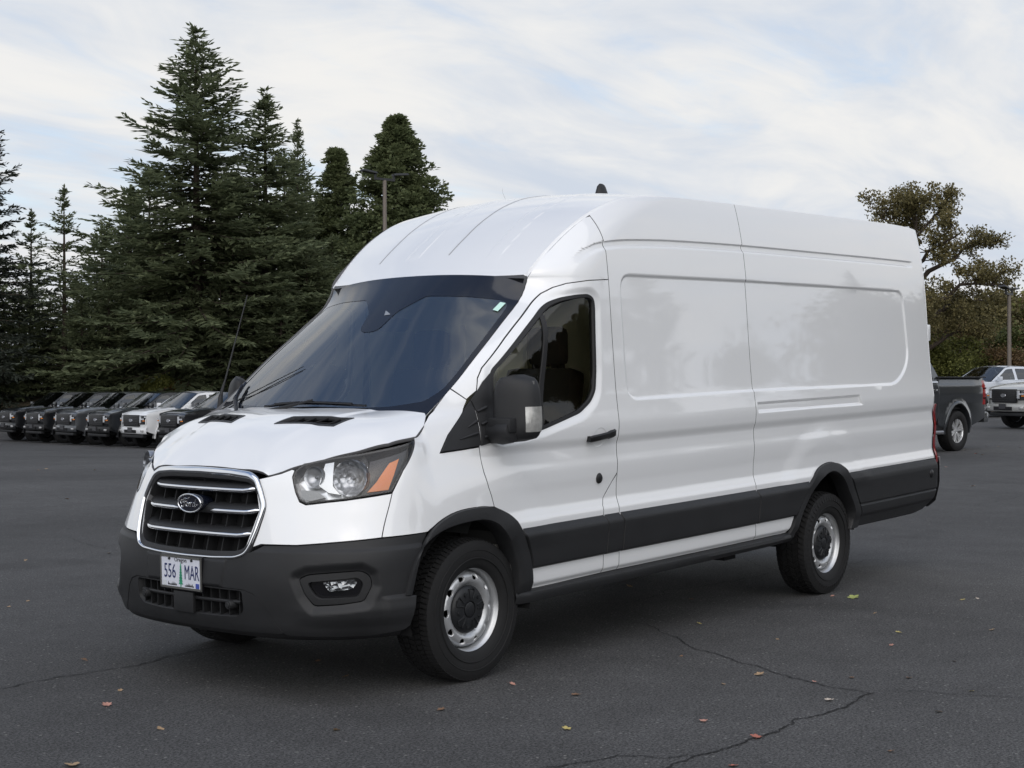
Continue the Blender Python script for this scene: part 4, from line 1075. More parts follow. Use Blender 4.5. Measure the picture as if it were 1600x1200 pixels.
def build_windscreen():
    poly = [(v, -.02) for v in np.linspace(-1, 1, 21)]+[(1, q) for q in np.linspace(.03, 1.012, 24)]+[(v, 1.004+.020*float(sstep(.78, .97, abs(v)))) for v in np.linspace(.985, -.985, 41)]+[(-1, q) for q in np.linspace(1.012, .03, 24)]
    D = panel_data(poly, wind_pt, h=.06, gap=.0, bstep=.05, flange=.012, lift=-.004, flip=True)
    ws = vpart('windshield', D, GLASS)
    # ceramic border with the deep top band and the sensor mount
    inner = [(.955, .10), (.962, .3), (.962, .74), (.955, .80), (.90, .835), (.62, .842), (.30, .835), (.14, .73), (.085, .60), (.035, .585), (-.04, .585), (-.095, .60), (-.14, .73), (-.30, .845), (-.62, .842), (-.90, .825), (-.955, .79), (-.962, .72), (-.962, .3), (-.955, .16), (-.90, .085), (-.70, .060), (0, .055), (.7, .06), (.90, .075)]
    frit = panel_data(poly, wind_pt, holes=[roundpoly(inner, .03, 3)], h=.06, gap=0.0, bstep=.05, flange=0, lift=-.002, flip=True)
    vpart('windshield_border', frit, mat('ceramic_border', (.010, .011, .016), .10, 0, .5, coat=.4), ws)
    # sensor housing behind the glass, sticker and camera patch
    def patch(name, pts, m, lift):
        return vpart(name, panel_data(pts, wind_pt, h=.05, bstep=.03, gap=0, flange=0, lift=lift, flip=True), m, ws)
    patch('windshield_sticker', [(-.935, .80), (-.895, .805), (-.885, .745), (-.925, .735)], mat('sticker_mint', (.55, .80, .72), .5), .002)
    patch('camera_patch', [(-.02, .742), (-.065, .725), (-.10, .71), (-.045, .705)], mat('camera_grey', (.25, .27, .30), .3), .0)
    mb = MB(); c = wind_pt(0, .66); mb.box(c+np.array([.15, 0, -.02]), (.10, .15, .07)); vbuild(mb, 'sensor_housing', BLACK, ws, bevel=.02)
    return ws
WINDSCREEN = build_windscreen()
# ---------------------------------------------------------------- front end of the van
def full(s, z):
    """whole nose: s > 0 is the left (driver) half"""
    s = np.asarray(s, float); P = body(np.abs(s), z); P[..., 1] = P[..., 1]*np.where(s >= 0, -1, 1); return P
def full_n(s, z):
    n = surf_normals(full, np.asarray(s, float), np.asarray(z, float))
    return n*np.where(n[..., :1]*1.0 + n[..., 1:2]*np.sign(-np.asarray(s, float))[..., None]*-1 > 0, 1, 1)
FOG = [(.702, .598), (.751, .618), (.88, .628), (1.006, .633), (1.049, .607), (1.055, .562), (1.012, .491), (.90, .478), (.776, .471), (.731, .525)]
FOGR = roundpoly(FOG, .02, 4)
def sym(pts): return pts + [(-a, b) for a, b in pts[::-1] if a > 1e-6]
INS = [(0, .545), (.40, .540), (.46, .522), (.505, .478), (.545, .41), (.59, .352), (.60, .338), (.30, .336), (0, .336)]
OPEN = [(0, .533), (.392, .530), (.392, .44), (.355, .41), (.2, .405), (0, .404)]
def bump_surf(s, z):
    s, z = np.broadcast_arrays(np.asarray(s, float), np.asarray(z, float))
    P = full(s, z); a = np.abs(s)
    d = .009*sstep(.006, -.008, poly_sd(a, z, [(-1, .545), (.275, .545), (.302, .672), (-1, .672)]))
    d = d - .022*sstep(.045, -.005, poly_sd(a, z, FOG))
    d = d + .012*sstep(.51, .495, z)*sstep(1.08, 1.13, a)               # skirt flare ahead of the wheel
    d = d + .010*sstep(.36, .42, z)*sstep(.50, .44, z)*sstep(.62, .8, a)
    d = d + .008*sstep(.735, .715, z)                                      # bumper stands proud of the paint
    # direction: plan normal
    e = 1e-3; q = full(s+e, z)-full(s-e, z); nx = q[..., 1]; ny = -q[..., 0]; l = np.hypot(nx, ny)+1e-9
    P[..., 0] += nx/l*d; P[..., 1] += ny/l*d
    return P
def check_flip(surf, a, b):
    n = surf_normals(surf, np.array([a]), np.array([b]))[0]; return n[0] > 0
BFLIP = check_flip(full, 0.0, .6)
def front_end():
    arc = [p for p in AFO if p[0] < 1.40 and p[1] < .775]
    half = [(0, .69), (.38, .695), (.46, .72), (.52, .746), (.621, .747), (.703, .747), (.899, .760), (1.121, .773), (1.367, .778)] + [(a-.004, b) for a, b in arc[::-1]] + \
           [(1.262, .497), (1.222, .36), (1.19, .342), (1.024, .325), (.80, .325), (.62, .330), (.60, .338), (.59, .352), (.545, .41), (.505, .478), (.46, .522), (.40, .540), (0, .545)]
    poly = sym(half)
    D = panel_data(poly, bump_surf, holes=[FOGR, [(-a, b) for a, b in FOGR]], h=.03, hf=.009, tol=2e-4, flip=BFLIP, flange=.03, gap=.001)
    # direction of the normals: full() is continuous across s = 0
    bp = vpart('front_bumper', D, BLACK)
    # lower insert with opening
    ins = vpart('bumper_insert', panel_data(sym(INS), full, holes=[roundpoly(sym(OPEN), .015, 3)], h=.03, flip=BFLIP, lift=.006, flange=.06, gap=.0025), BLACK, bp)
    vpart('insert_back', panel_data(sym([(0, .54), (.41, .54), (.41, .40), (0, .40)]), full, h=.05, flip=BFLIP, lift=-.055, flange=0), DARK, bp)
    mb = MB()
    for sx in np.linspace(-.36, .36, 13):
        p = full(np.array([sx, sx]), np.array([.41, .53])); mb.box((p[0]+p[1])/2+np.array([.035, 0, 0]), (.05, .005, .125))
    for zz, r in ((.475, .009),):
        mb.tube([full(np.array(t), np.array(zz))+np.array([.012, 0, 0]) for t in np.linspace(-.37, .37, 15)], r, 8)
    vbuild(mb, 'lower_grille_mesh', BLACK, bp)
    for sg in (-1, 1):
        mb = MB(); c = full(np.array(.318*sg), np.array(.462)); mb.lathe([(.0, -.022), (.012, -.022), (.014, -.020), (.014, -.017), (.019, -.017), (.022, -.013), (.022, .05)], 24, 'x', c); vbuild(mb, 'tow_cap', BLACK, bp)
    mb = MB(); c = full(np.array(0.0), np.array(.45)); mb.box(c+np.array([-.004, 0, 0]), (.02, .15, .10)); vbuild(mb, 'bumper_flap', BLACK, bp, bevel=.006)
    # under-lip
    mb = MB(); rows = []
    for s in np.linspace(-1.19, 1.19, 70):
        p = full(np.array(s), np.array(.342)); c = np.array([.55, 0, p[2]]); d = (c-p); d[2] = 0; d /= np.linalg.norm(d)
        rows.append([p, p+d*.02+np.array([0, 0, -.028]), p+d*.09+np.array([0, 0, -.045]), p+d*.25+np.array([0, 0, -.03])])
    mb.grid(np.array(rows)); vbuild(mb, 'bumper_lip', BLACK, bp, smooth=60)
    # fog lights
    for sg in (1, -1):
        m = lambda pts: [(sg*a, b) for a, b in pts]
        ring = [(.745, .580), (.985, .602), (1.012, .575), (.985, .512), (.80, .505), (.770, .53)]
        bz = vpart('fog_bezel', panel_data(m(FOGR), full, holes=[m(roundpoly(ring, .02, 3))], h=.03, flip=BFLIP, lift=-.012, flange=.03), BLACK, bp)
        vpart('fog_recess', panel_data(m(roundpoly([(.74, .585), (.99, .607), (1.018, .576), (.99, .507), (.795, .50), (.764, .53)], .02, 3)), full, h=.04, flip=BFLIP, lift=-.045, flange=0), GLOSSBLK, bz)
        lens = [(.812, .582), (.90, .592), (.975, .594), (.985, .578), (.960, .546), (.844, .534)]
        vpart('fog_reflector', panel_data(m(roundpoly(lens, .012, 3)), full, h=.01, flip=BFLIP, lift=-.041, flange=.0), FOGMAT, bz)
        vpart('fog_lens', panel_data(m(roundpoly(lens, .012, 3)), full, h=.04, flip=BFLIP, lift=-.028, flange=.012), CLEAR, bz)
    return bp
def reflector_mat(name, dark=.25, sc=60, col=(.85, .86, .88)):
    """faceted bright reflector"""
    m = bpy.data.materials.new(name); nt, N, L, b = nodes(m)
    b.inputs['Metallic'].default_value = 1; b.inputs['Roughness'].default_value = .16; b.inputs['Base Color'].default_value = (*col, 1)
    tc = N.new('ShaderNodeTexCoord'); v = N.new('ShaderNodeTexVoronoi'); v.inputs['Scale'].default_value = sc; L.new(tc.outputs['Object'], v.inputs['Vector'])
    bp = N.new('ShaderNodeBump'); bp.inputs['Strength'].default_value = .9; bp.inputs['Distance'].default_value = .01; L.new(v.outputs['Distance'], bp.inputs['Height']); L.new(bp.outputs[0], b.inputs['Normal'])
    return m
FOGMAT = reflector_mat('fog_reflector', sc=45, col=(.34, .35, .36))
LAMPMAT = reflector_mat('lamp_reflector', sc=14, col=(.78, .79, .81)); LAMPMAT.node_tree.nodes['Principled BSDF'].inputs['Roughness'].default_value = .3
BOWLMAT = reflector_mat('bowl_facets', sc=30, col=(.46, .47, .49)); BOWLMAT.node_tree.nodes['Principled BSDF'].inputs['Roughness'].default_value = .36
BUMPER = front_end()

# ---- grille
SUR_H = [(0, 1.076), (.22, 1.072), (.35, 1.062), (.412, 1.040), (.455, .985), (.490, .925), (.485, .885), (.462, .80), (.435, .735), (.405, .702), (.35, .685), (.2, .677), (0, .674)]
SUR = roundpoly(sym(SUR_H), .022, 4)
def ribbon(loop, prof, surf, flip):
    """closed band: prof = (inset, height) list"""
    L0 = resample(loop, .012); rows = []
    for d, hgt in prof:
        q = inset(L0, d) if abs(d) > 1e-9 else (L0 if area2(L0) > 0 else L0[::-1])
        n = surf_normals(surf, q[:, 0], q[:, 1]); n = -n if flip else n
        rows.append(surf(q[:, 0], q[:, 1])+n*hgt)
    P = np.array(rows); P = np.concatenate([P, P[:, :1]], 1)
    mb = MB(); mb.grid(P); return mb
GCX = np.array([.012, 0, 0])
def nose(s, z): return full(np.asarray(s, float), np.asarray(z, float))
def build_grille():
    g = vbuild(ribbon(SUR, [(-.016, -.014), (-.0155, .002), (-.012, .005), (-.004, .006), (.012, .006), (.03, -.004), (.034, -.08)], full, BFLIP), 'grille_surround', BLACK, smooth=50)
    # chrome ring: wide at the top, thin at the bottom
    L0 = resample(SUR, .012)
    if area2(L0) < 0: L0 = L0[::-1]
    zt = sstep(.74, .95, L0[:, 1]); wd = .0075+.0075*zt
    rows = []
    i1 = inset(L0, 1.0)-L0
    for k in np.linspace(-1, 1, 9):
        q = L0+i1*(wd*k)[:, None]; n = surf_normals(full, q[:, 0], q[:, 1]); n = -n if BFLIP else n
        rows.append(full(q[:, 0], q[:, 1])+n*(.006+.011*math.sqrt(max(0, 1-k*k)))*1.0)
    P = np.array(rows); P = np.concatenate([P, P[:, :1]], 1); mb = MB(); mb.grid(P); vbuild(mb, 'grille_chrome', CHROME, g, smooth=80)
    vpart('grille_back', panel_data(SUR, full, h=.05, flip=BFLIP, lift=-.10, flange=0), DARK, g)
    # fins
    for sx in np.arange(-.42, .43, .105):
        mb = MB()
        zt, zb = (1.06, .69) if abs(sx) < .36 else (1.0, .74)
        for z0, z1 in ((zb, zt),):
            if z1 <= z0: continue
            p = nose([sx, sx], [z0, z1]); off = .035
            x0a, x0b = p[0][0]+off, p[1][0]+off; y = p[0][1]; t = .0025
            V = [(x0a, y-t, z0), (x0a+.06, y-t, z0), (x0b+.06, y-t, z1), (x0b, y-t, z1), (x0a, y+t, z0), (x0a+.06, y+t, z0), (x0b+.06, y+t, z1), (x0b, y+t, z1)]
            mb.add(V, [(0, 1, 2, 3), (7, 6, 5, 4), (0, 3, 7, 4), (1, 5, 6, 2), (3, 2, 6, 7), (0, 4, 5, 1)])
        vbuild(mb, 'grille_fin', BLACK, g)
    # bars
    def bar(z0, s0, s1, tip):
        ss = np.linspace(s0, s1, 28); rows = []; ch = []
        for s in ss:
            # the ends rise and pull back
            up = 0.0; back = .010+.018*sstep(.36, tip+.02, abs(s))
            zz = z0+.010*sstep(tip-.10, tip, abs(s))
            p = nose(s, zz)+np.array([back, 0, 0])
            sec = [(.075, .034), (.030, .030), (.008, .018), (.0, .006), (.0, -.006), (.006, -.015), (.03, -.020), (.075, -.022), (.075, .034)]
            rows.append([p+np.array([a, 0, b]) for a, b in sec])
            ch.append(p)
        mb = MB(); mb.grid(np.array(rows)); n = len(rows[0])-1
        mb.add(rows[0][:n], [tuple(range(n))]); mb.add(rows[-1][:n], [tuple(range(n))])
        b = vbuild(mb, 'grille_bar', BLACK, g, smooth=35)
        return ch, b
    def strip(ch, b, lo, hi):
        c = [p for p in ch if lo <= p[1] <= hi]
        mb = MB(); rows = []
        for i, p in enumerate(c):
            e = .35 if i in (0, len(c)-1) else 1
            rows.append([p+np.array([-.001-.008*math.cos(w)*e, 0, -.001+.0105*math.sin(w)*e]) for w in np.linspace(-1.75, 1.75, 9)])
        mb.grid(np.array(rows)); vbuild(mb, 'chrome_strip', CHROME, b, smooth=80)
    ch, b = bar(.992, -.41, .41, .41); strip(ch, b, -.40, .40)
    ch, b = bar(.893, -.455, .455, .455); strip(ch, b, -.45, -.115); strip(ch, b, .115, .45)
    ch, b = bar(.785, -.425, .425, .425); strip(ch, b, -.42, .42)
    # emblem
    c = nose(0.0, .922)+np.array([-.012, 0, 0])
    mb = MB(); mb.lathe([(.0, -.016), (.084, -.016), (.09, -.008), (.092, .0), (.086, .03), (.07, .08)], 40, 'x'); V = np.array(mb.V); V[:, 2] *= .50; mb.V = [tuple(v+c) for v in V]
    e = vbuild(mb, 'emblem', mat('emblem_navy', (.007, .009, .017), .16, 0, .5, coat=1), g, smooth=50)
    mb = MB()
    th = np.linspace(0, 2*math.pi, 49)
    for k0 in (1.0,):
        mb.tube([c+np.array([-.016, .087*math.cos(t), .0435*math.sin(t)]) for t in th], .0042, 8, cap=False)
    vbuild(mb, 'emblem_rim', CHROME, e, smooth=60)
    # script lettering as brush strokes (y to the viewer's right is -y)
    strokes = [
        [(-.050, .012), (-.058, .004), (-.052, -.003), (-.042, .004), (-.036, .016), (-.024, .020), (-.008, .019), (-.002, .023)],
        [(-.022, .019), (-.029, .004), (-.036, -.012), (-.045, -.017), (-.051, -.012)],
        [(-.038, .003), (-.026, .004), (-.020, .007)],
        [(-.010, .003), (-.018, -.001), (-.019, -.010), (-.012, -.013), (-.004, -.008), (-.005, .001), (-.011, .003), (-.002, .001), (.004, .002)],
        [(.006, .004), (.008, -.003), (.005, -.013), (.009, -.003), (.016, .004), (.021, .002)],
        [(.040, .002), (.032, .003), (.026, -.004), (.028, -.012), (.035, -.010), (.041, .001), (.047, .018), (.041, -.004), (.041, -.012), (.048, -.008), (.054, -.003)],
    ]
    mb = MB()
    for st in strokes:
        P = np.array(st); d = np.r_[0, np.cumsum(np.linalg.norm(np.diff(P, axis=0), axis=1))]; q = natspline(d, P)(np.linspace(0, d[-1], 26))
        mb.tube([c+np.array([-.0185, -a*1.12, b*1.18]) for a, b in q], .0026, 6)
    vbuild(mb, 'emblem_script', CHROME, e, smooth=60)
    return g
GRILLE = build_grille()

# ---- headlights
HL = [(.645, 1.059), (.655, 1.090), (.695, 1.120), (.86, 1.146), (1.0, 1.160), (1.19, 1.190), (1.368, 1.219), (1.30, 1.14), (1.244, 1.077), (1.20, 1.01), (1.180, .980), (1.07, .968), (.953, .952), (.86, .945), (.737, .935), (.700, .950), (.675, .988)]
def headlights():
    hl_body = mat('headlight_black', (.012, .012, .013), .25)
    amber = mat('amber_lens', (.80, .22, .02), .18, 0, .5, coat=1)
    greyl = mat('grey_lens', (.42, .43, .44), .35, 0, .5, bump=1.0, bscale=160)
    for sg in (1, -1):
        m = lambda pts: [(sg*a, b) for a, b in pts]
        hb = vpart('headlight', panel_data(m(HL), full, h=.04, flip=BFLIP, lift=-.090, flange=0, gap=-.004), hl_body)
        # side wall of the housing
        vbuild(ribbon(m(HL), [(.001, -.002), (.009, -.004), (.010, -.09)], full, BFLIP), 'headlight_rim', hl_body, hb)
        # chrome base plate with two bowls
        plate = [tuple(q) for q in inset(resample([p for p in HL if p[0] < 1.02][:5]+[(1.05, 1.165), (1.072, 1.06), (1.035, .964)]+[p for p in HL[12:]], .03), .006)]
        hp = vpart('lamp_plate', panel_data(m(plate), full, h=.03, flip=BFLIP, lift=-.074, flange=.0), LAMPMAT, hb)
        def bowl(s0, z0, r, depth, name, mt):
            p = full(np.array(sg*s0), np.array(z0)); n = surf_normals(full, np.array([sg*s0]), np.array([z0]))[0]; n = -n if BFLIP else n
            n = n*np.array([1, 1, .3]); n[0] -= .6; n /= np.linalg.norm(n)
            a = np.cross(n, (0, 0, 1)); a /= np.linalg.norm(a); b = np.cross(a, n)
            mb = MB(); K = 28; rows = []
            for t in np.linspace(.08, 1, 9):
                rows.append([p-n*(.012+depth*(1-t*t))+r*t*(math.cos(w)*a+math.sin(w)*b) for w in np.linspace(0, 2*math.pi, K)])
            rows.append([p-n*.010+(r+.006)*(math.cos(w)*a+math.sin(w)*b) for w in np.linspace(0, 2*math.pi, K)])
            rows.append([p-n*.05+(r+.008)*(math.cos(w)*a+math.sin(w)*b) for w in np.linspace(0, 2*math.pi, K)])
            mb.grid(np.array(rows)); bo = vbuild(mb, name, mt, hb, smooth=60)
            mb = MB(); mb.tube([p-n*(.012+depth), p-n*.032], [.009, .006], 10); vbuild(mb, 'bulb', mat('bulb_cap', (.20, .21, .23), .2, .8), bo)
        CH2 = BOWLMAT; CH3 = mat('bowl_satin', (.50, .51, .53), .36, 1.0)
        bowl(.968, 1.050, .080, .052, 'main_reflector', CH2)
        bowl(.765, 1.055, .044, .028, 'side_reflector', CH3)
        # divider blade between the bowls, grey prism lens below, amber marker
        bl = [(.82, 1.125), (.875, 1.132), (.885, 1.02), (.93, .975), (.86, .985), (.80, 1.02)]
        vpart('reflector_blade', panel_data(m(bl), full, h=.02, flip=BFLIP, lift=-.014, flange=.03), mat('blade_silver', (.62, .63, .64), .25, .9), hb)
        vpart('prism_lens', panel_data(m(roundpoly([(.690, 1.005), (.79, 1.0), (.85, .965), (.745, .948), (.708, .962)], .012, 3)), full, h=.02, flip=BFLIP, lift=-.016, flange=.02), greyl, hb)
        bz = [(1.06, 1.14), (1.20, 1.168), (1.33, 1.19), (1.20, 1.015), (1.175, .985), (1.02, .968), (1.055, 1.06)]
        vpart('headlight_bezel', panel_data(m(bz), full, h=.03, flip=BFLIP, lift=-.034, flange=.02), mat('bezel_smoke', (.016, .017, .020), .12), hb)
        am = [(1.055, .985), (1.105, 1.035), (1.165, 1.122), (1.225, 1.142), (1.200, 1.06), (1.170, .992)]
        vpart('turn_signal', panel_data(m(am), full, h=.03, flip=BFLIP, lift=-.018, flange=.02), amber, hb)
        vpart('headlight_lens', panel_data(m(HL), full, h=.03, flip=BFLIP, lift=.001, flange=.01, gap=.004), CLEAR, hb)
headlights()
# ---------------------------------------------------------------- wheels
STEEL = mat('wheel_steel', (.58, .59, .60), .38, .7, rvar=.08, vscale=12, var=.06)
TYRE = mat('tyre_rubber', (.0135, .0135, .014), .70, 0, .35, var=.25, vscale=14, bump=.2, bscale=300)
CAPM = mat('hub_cap_black', (.014, .015, .017), .42)
def tyre_mb(R=.356, W=.235, rim=.212, blocks=64, chunky=False):
    """tyre about the y axis with its outer side at -y"""
    mb = MB(); n = 96; hw = W/2
    prof = [(rim-.006, -hw*.78), (rim+.004, -hw*.86), (rim+.018, -hw*.93), (rim+.06, -hw*1.0), (R-.055, -hw*1.0), (R-.030, -hw*.96), (R-.014, -hw*.90), (R-.010, -hw*.80), (R-.009, 0), (R-.010, hw*.80), (R-.014, hw*.9), (R-.03, hw*.96), (R-.06, hw), (rim+.05, hw), (rim, hw*.8)]
    mb.lathe(prof, n, 'y')
    # raised sidewall rings
    for r0 in (rim+.045, R-.058):
        mb.lathe([(r0-.004, -hw*.995), (r0-.002, -hw*.995-.003), (r0+.002, -hw*.995-.003), (r0+.004, -hw*.995)], n, 'y')
    # tread blocks
    rows = [(-.90, -.56), (-.50, -.20), (-.15, .15), (.20, .50), (.56, .90)]
    for ri, (a, b) in enumerate(rows):
        k = blocks if ri in (0, 4) else int(blocks*.9)
        for i in range(k):
            w0 = 2*math.pi*(i+.5*(ri % 2))/k; dw = 2*math.pi/k*(.80 if not chunky else .74)
            sk = .012 if chunky else .004
            V = []
            for rr, shr in ((R-.016, 1.0), (R, .92)):
                for (yy, ww) in ((a, -1), (b, -1), (b, 1), (a, 1)):
                    y = yy*hw; ed = .010 if abs(yy) > .85 else 0.0
                    w = w0+ww*dw/2*shr+sk*(yy-a)/(b-a)*(1 if ri % 2 else -1)/R*2
                    V.append(((rr-ed)*math.cos(w), y, (rr-ed)*math.sin(w)))
            mb.add(V, [(4, 5, 6, 7), (0, 1, 5, 4), (1, 2, 6, 5), (2, 3, 7, 6), (3, 0, 4, 7)])
    if chunky:
        for i in range(blocks):
            w0 = 2*math.pi*i/blocks; dw = 2*math.pi/blocks*.55
            V = []
            for yy, r0, r1 in ((-hw*.995, R-.062, R-.02), (-hw*.995-.006, R-.060, R-.022)):
                for r, ww in ((r0, -1), (r1, -1), (r1, 1), (r0, 1)): V.append((r*math.cos(w0+ww*dw/2), yy+(.012 if r == r1 else 0), r*math.sin(w0+ww*dw/2)))
            mb.add(V, [(4, 5, 6, 7), (0, 1, 5, 4), (1, 2, 6, 5), (2, 3, 7, 6), (3, 0, 4, 7)])
    return mb
def rim_disc():
    """steel disc with ten oval vents: radius -> depth"""
    RP = [.0, .105, .118, .130, .146, .166, .182, .190, .194, .196]; HP = [-.050, -.050, -.054, -.066, -.074, -.072, -.058, -.036, -.008, .02]
    f = pchip(RP, HP)
    def surf(a, b):
        a, b = np.broadcast_arrays(np.asarray(a, float), np.asarray(b, float)); r = np.hypot(a, b); return np.stack([a, f(r), b], -1)
    th = np.linspace(0, 2*math.pi, 72, endpoint=False); outer = [(.1955*math.cos(t), .1955*math.sin(t)) for t in th]
    holes = []
    for k in range(10):
        w = 2*math.pi*(k+.3)/10; c = np.array([.164*math.cos(w), .164*math.sin(w)]); rd = np.array([math.cos(w), math.sin(w)]); tn = np.array([-rd[1], rd[0]])
        holes.append([tuple(c+rd*.0165*math.cos(u)+tn*.021*math.sin(u)) for u in np.linspace(0, 2*math.pi, 14, endpoint=False)])
    V, T, N, _ = panel_data(outer, surf, holes=holes, h=.011, gap=0, bstep=.006, flange=.012)
    if N[:, 1].mean() > 0: N = -N; T = T[:, ::-1]
    return V, T, N
def make_wheels():
    rd = rim_disc()
    rim_me = mesh_from('wheel_disc', rd[0], rd[1], STEEL, rd[2])
    def barrel():
        mb = MB(); mb.lathe([(.194, .02), (.195, -.02), (.196, -.045), (.198, -.062), (.202, -.070), (.207, -.075), (.213, -.080), (.2165, -.086), (.2165, -.093), (.213, -.096), (.209, -.093)], 96, 'y'); mb.lathe([(.192, .0), (.190, .10)], 64, 'y'); return mb
    def cap():
        mb = MB(); mb.lathe([(0, -.082), (.030, -.082), (.036, -.079), (.037, -.072), (.041, -.072), (.043, -.080), (.062, -.082), (.095, -.078), (.112, -.070), (.1195, -.060), (.119, -.05)], 48, 'y')
        for k in range(5):
            w = 2*math.pi*k/5+.3
            p = [(r*math.cos(w+d), -.083+.004*(r > .07), r*math.sin(w+d)) for r, d in ((.055, -.16), (.100, -.22), (.106, 0), (.100, .22), (.055, .16))]
            mb.tube(p, .0045, 6)
            mb.lathe([(0, -.087), (.009, -.087), (.011, -.080), (.011, -.06)], 12, 'y', (.082*math.cos(w+.62), 0, .082*math.sin(w+.62)))
        return mb
    for x, chunky in ((1.023, False), (4.773, True)):
        tb = tyre_mb(blocks=58 if chunky else 84, chunky=chunky)
        me = None
        for sg in (-1, 1):
            w = bpy.data.objects.new('wheel', None); COL.objects.link(w); w.parent = VAN
            w.location = (x-1.02, sg*.862, .352); w.rotation_euler = (0, .4+x, 0 if sg < 0 else math.pi)
            if me is None:
                t = tb.build('tyre', TYRE, w, 40); b = barrel().build('rim', STEEL, w, 50); c = cap().build('hub_cap', CAPM, w, 45); me = (t.data, b.data, c.data)
            else:
                for nme, mm in zip(('tyre', 'rim', 'hub_cap'), me): obj(nme, mm, w)
            obj('wheel_disc', rim_me, w)
            mb = MB(); mb.lathe([(.0, -.012), (.188, -.012), (.188, .03), (.0, .03)], 32, 'y'); mb.build('brake_disc', mat('brake_backing_dark', (.012, .011, .010), .7), w)  # blackened backing disc, paints the shade seen through the vent holes
make_wheels()
def wells():
    LIN = mat('wheel_liner', (.016, .016, .017), .75)
    for (cx, cz, r) in ((1.0, .40, .455), (4.70, .42, .455)):
        for sg in (-1, 1):
            mb = MB(); rows = []
            for w in np.linspace(-.25, math.pi+.25, 30):
                rows.append([(cx+r*math.cos(w), sg*y, cz+r*.92*math.sin(w)) for y in (.985, .80, .60)])
            mb.grid(np.array(rows))
            inn = [q[-1] for q in rows]; mb.add(inn, [tuple(range(len(inn)))])
            vbuild(mb, 'wheel_well', LIN, smooth=50)
    # liner strip seen behind the front tyre
    mb = MB(); mb.box((1.32, -.80, .55), (.02, .34, .5)); vbuild(mb, 'mud_liner', mat('liner_grey', (.06, .06, .06), .7))
    mb = MB()
    for x0, x1 in ((.45, .62), (1.46, 4.15), (5.18, 6.45)):
        mb.box(((x0+x1)/2, 0, .44), (x1-x0, 1.84, .10))
    mb.box((3.3, 0, .50), (5.9, 1.16, .16))
    mb.box((3.6, .45, .36), (2.6, .09, .12)); mb.box((3.6, -.45, .36), (2.6, .09, .12))
    mb.box((2.6, .2, .33), (1.5, .4, .12)); mb.box((4.05, -.62, .34), (.16, .10, .16)); mb.box((3.98, -.58, .27), (.14, .16, .10))
    vbuild(mb, 'underbody', DARK)
    mb = MB(); mb.tube([(4.773, -.75, .352), (4.773, .75, .352)], .055, 12); mb.lathe([(.0, -.15), (.10, -.13), (.16, 0), (.10, .13), (0, .15)], 20, 'x', (4.773, 0, .352)); vbuild(mb, 'axle', DARK, world=True)
    mb = MB(); mb.tube([(1.023, -.75, .352), (1.023, .75, .352)], .04, 10)
    vbuild(mb, 'axle', DARK, world=True)
wells()
# ---------------------------------------------------------------- rear end
def rear_end():
    ys = np.linspace(-1, 1, 41); zs = np.linspace(.45, 2.57, 60)
    rows = []
    for z in zs:
        w = float(side_w(6.61, z))+.004
        rows.append([(6.60+.035*math.sqrt(max(0, 1-abs(v)**6))-.02*max(0, z-2.2)**1.5, v*w, z) for v in ys])
    mb = MB(); mb.grid(np.array(rows)); rd = vbuild(mb, 'rear_door', PAINT, smooth=60)
    for sg in (-1, 1):
        rows = []
        for z in np.linspace(.70, 1.16, 24):
            w = float(side_w(6.53, z))
            rows.append([(6.555, sg*(w+.002), z), (6.58, sg*(w+.006), z), (6.625, sg*(w-.02), z), (6.66, sg*(w-.07), z), (6.66, sg*(w-.15), z)])
        mb = MB(); mb.grid(np.array(rows)); vbuild(mb, 'tail_light', mat('tail_red', (.24, .012, .014), .15, 0, .5, coat=1), smooth=50)
        for zz in (1.72, .98):
            mb = MB(); mb.box((6.645, sg*.89, zz), (.05, .05, .13)); vbuild(mb, 'rear_hinge', PAINT, rd, bevel=.01)
    mb = MB(); rows = []
    for v in np.linspace(-1, 1, 33):
        y = v*1.0; x = 6.70-.09*abs(v)**5
        rows.append([(x-.20, y*.97, .735), (x-.02, y, .735), (x, y, .70), (x, y, .55), (x-.02, y, .50), (x-.06, y*.99, .40), (x-.16, y*.97, .36)])
    mb.grid(np.array(rows)); rb = vbuild(mb, 'rear_bumper', BLACK, smooth=45)
    for sg in (-1, 1):
        mb = MB(); mb.lathe([(0, -.012), (.026, -.010), (.034, 0), (.036, .02)], 24, 'y', (6.40, 0, .625)); V = np.array(mb.V); V[:, 1] = V[:, 1]*1.0-float(side_w(6.40, .625))-.026; V[:, 1] *= -sg; mb.V = [tuple(v) for v in V]
        vbuild(mb, 'parking_sensor', mat('sensor_black', (.010, .010, .011), .35), rb, smooth=50)
    mb = MB(); mb.box((6.70, -.94, .70), (.02, .05, .07)); vbuild(mb, 'plate_bracket', mat('bracket_zinc', (.45, .45, .46), .4, .8), rb)
rear_end()
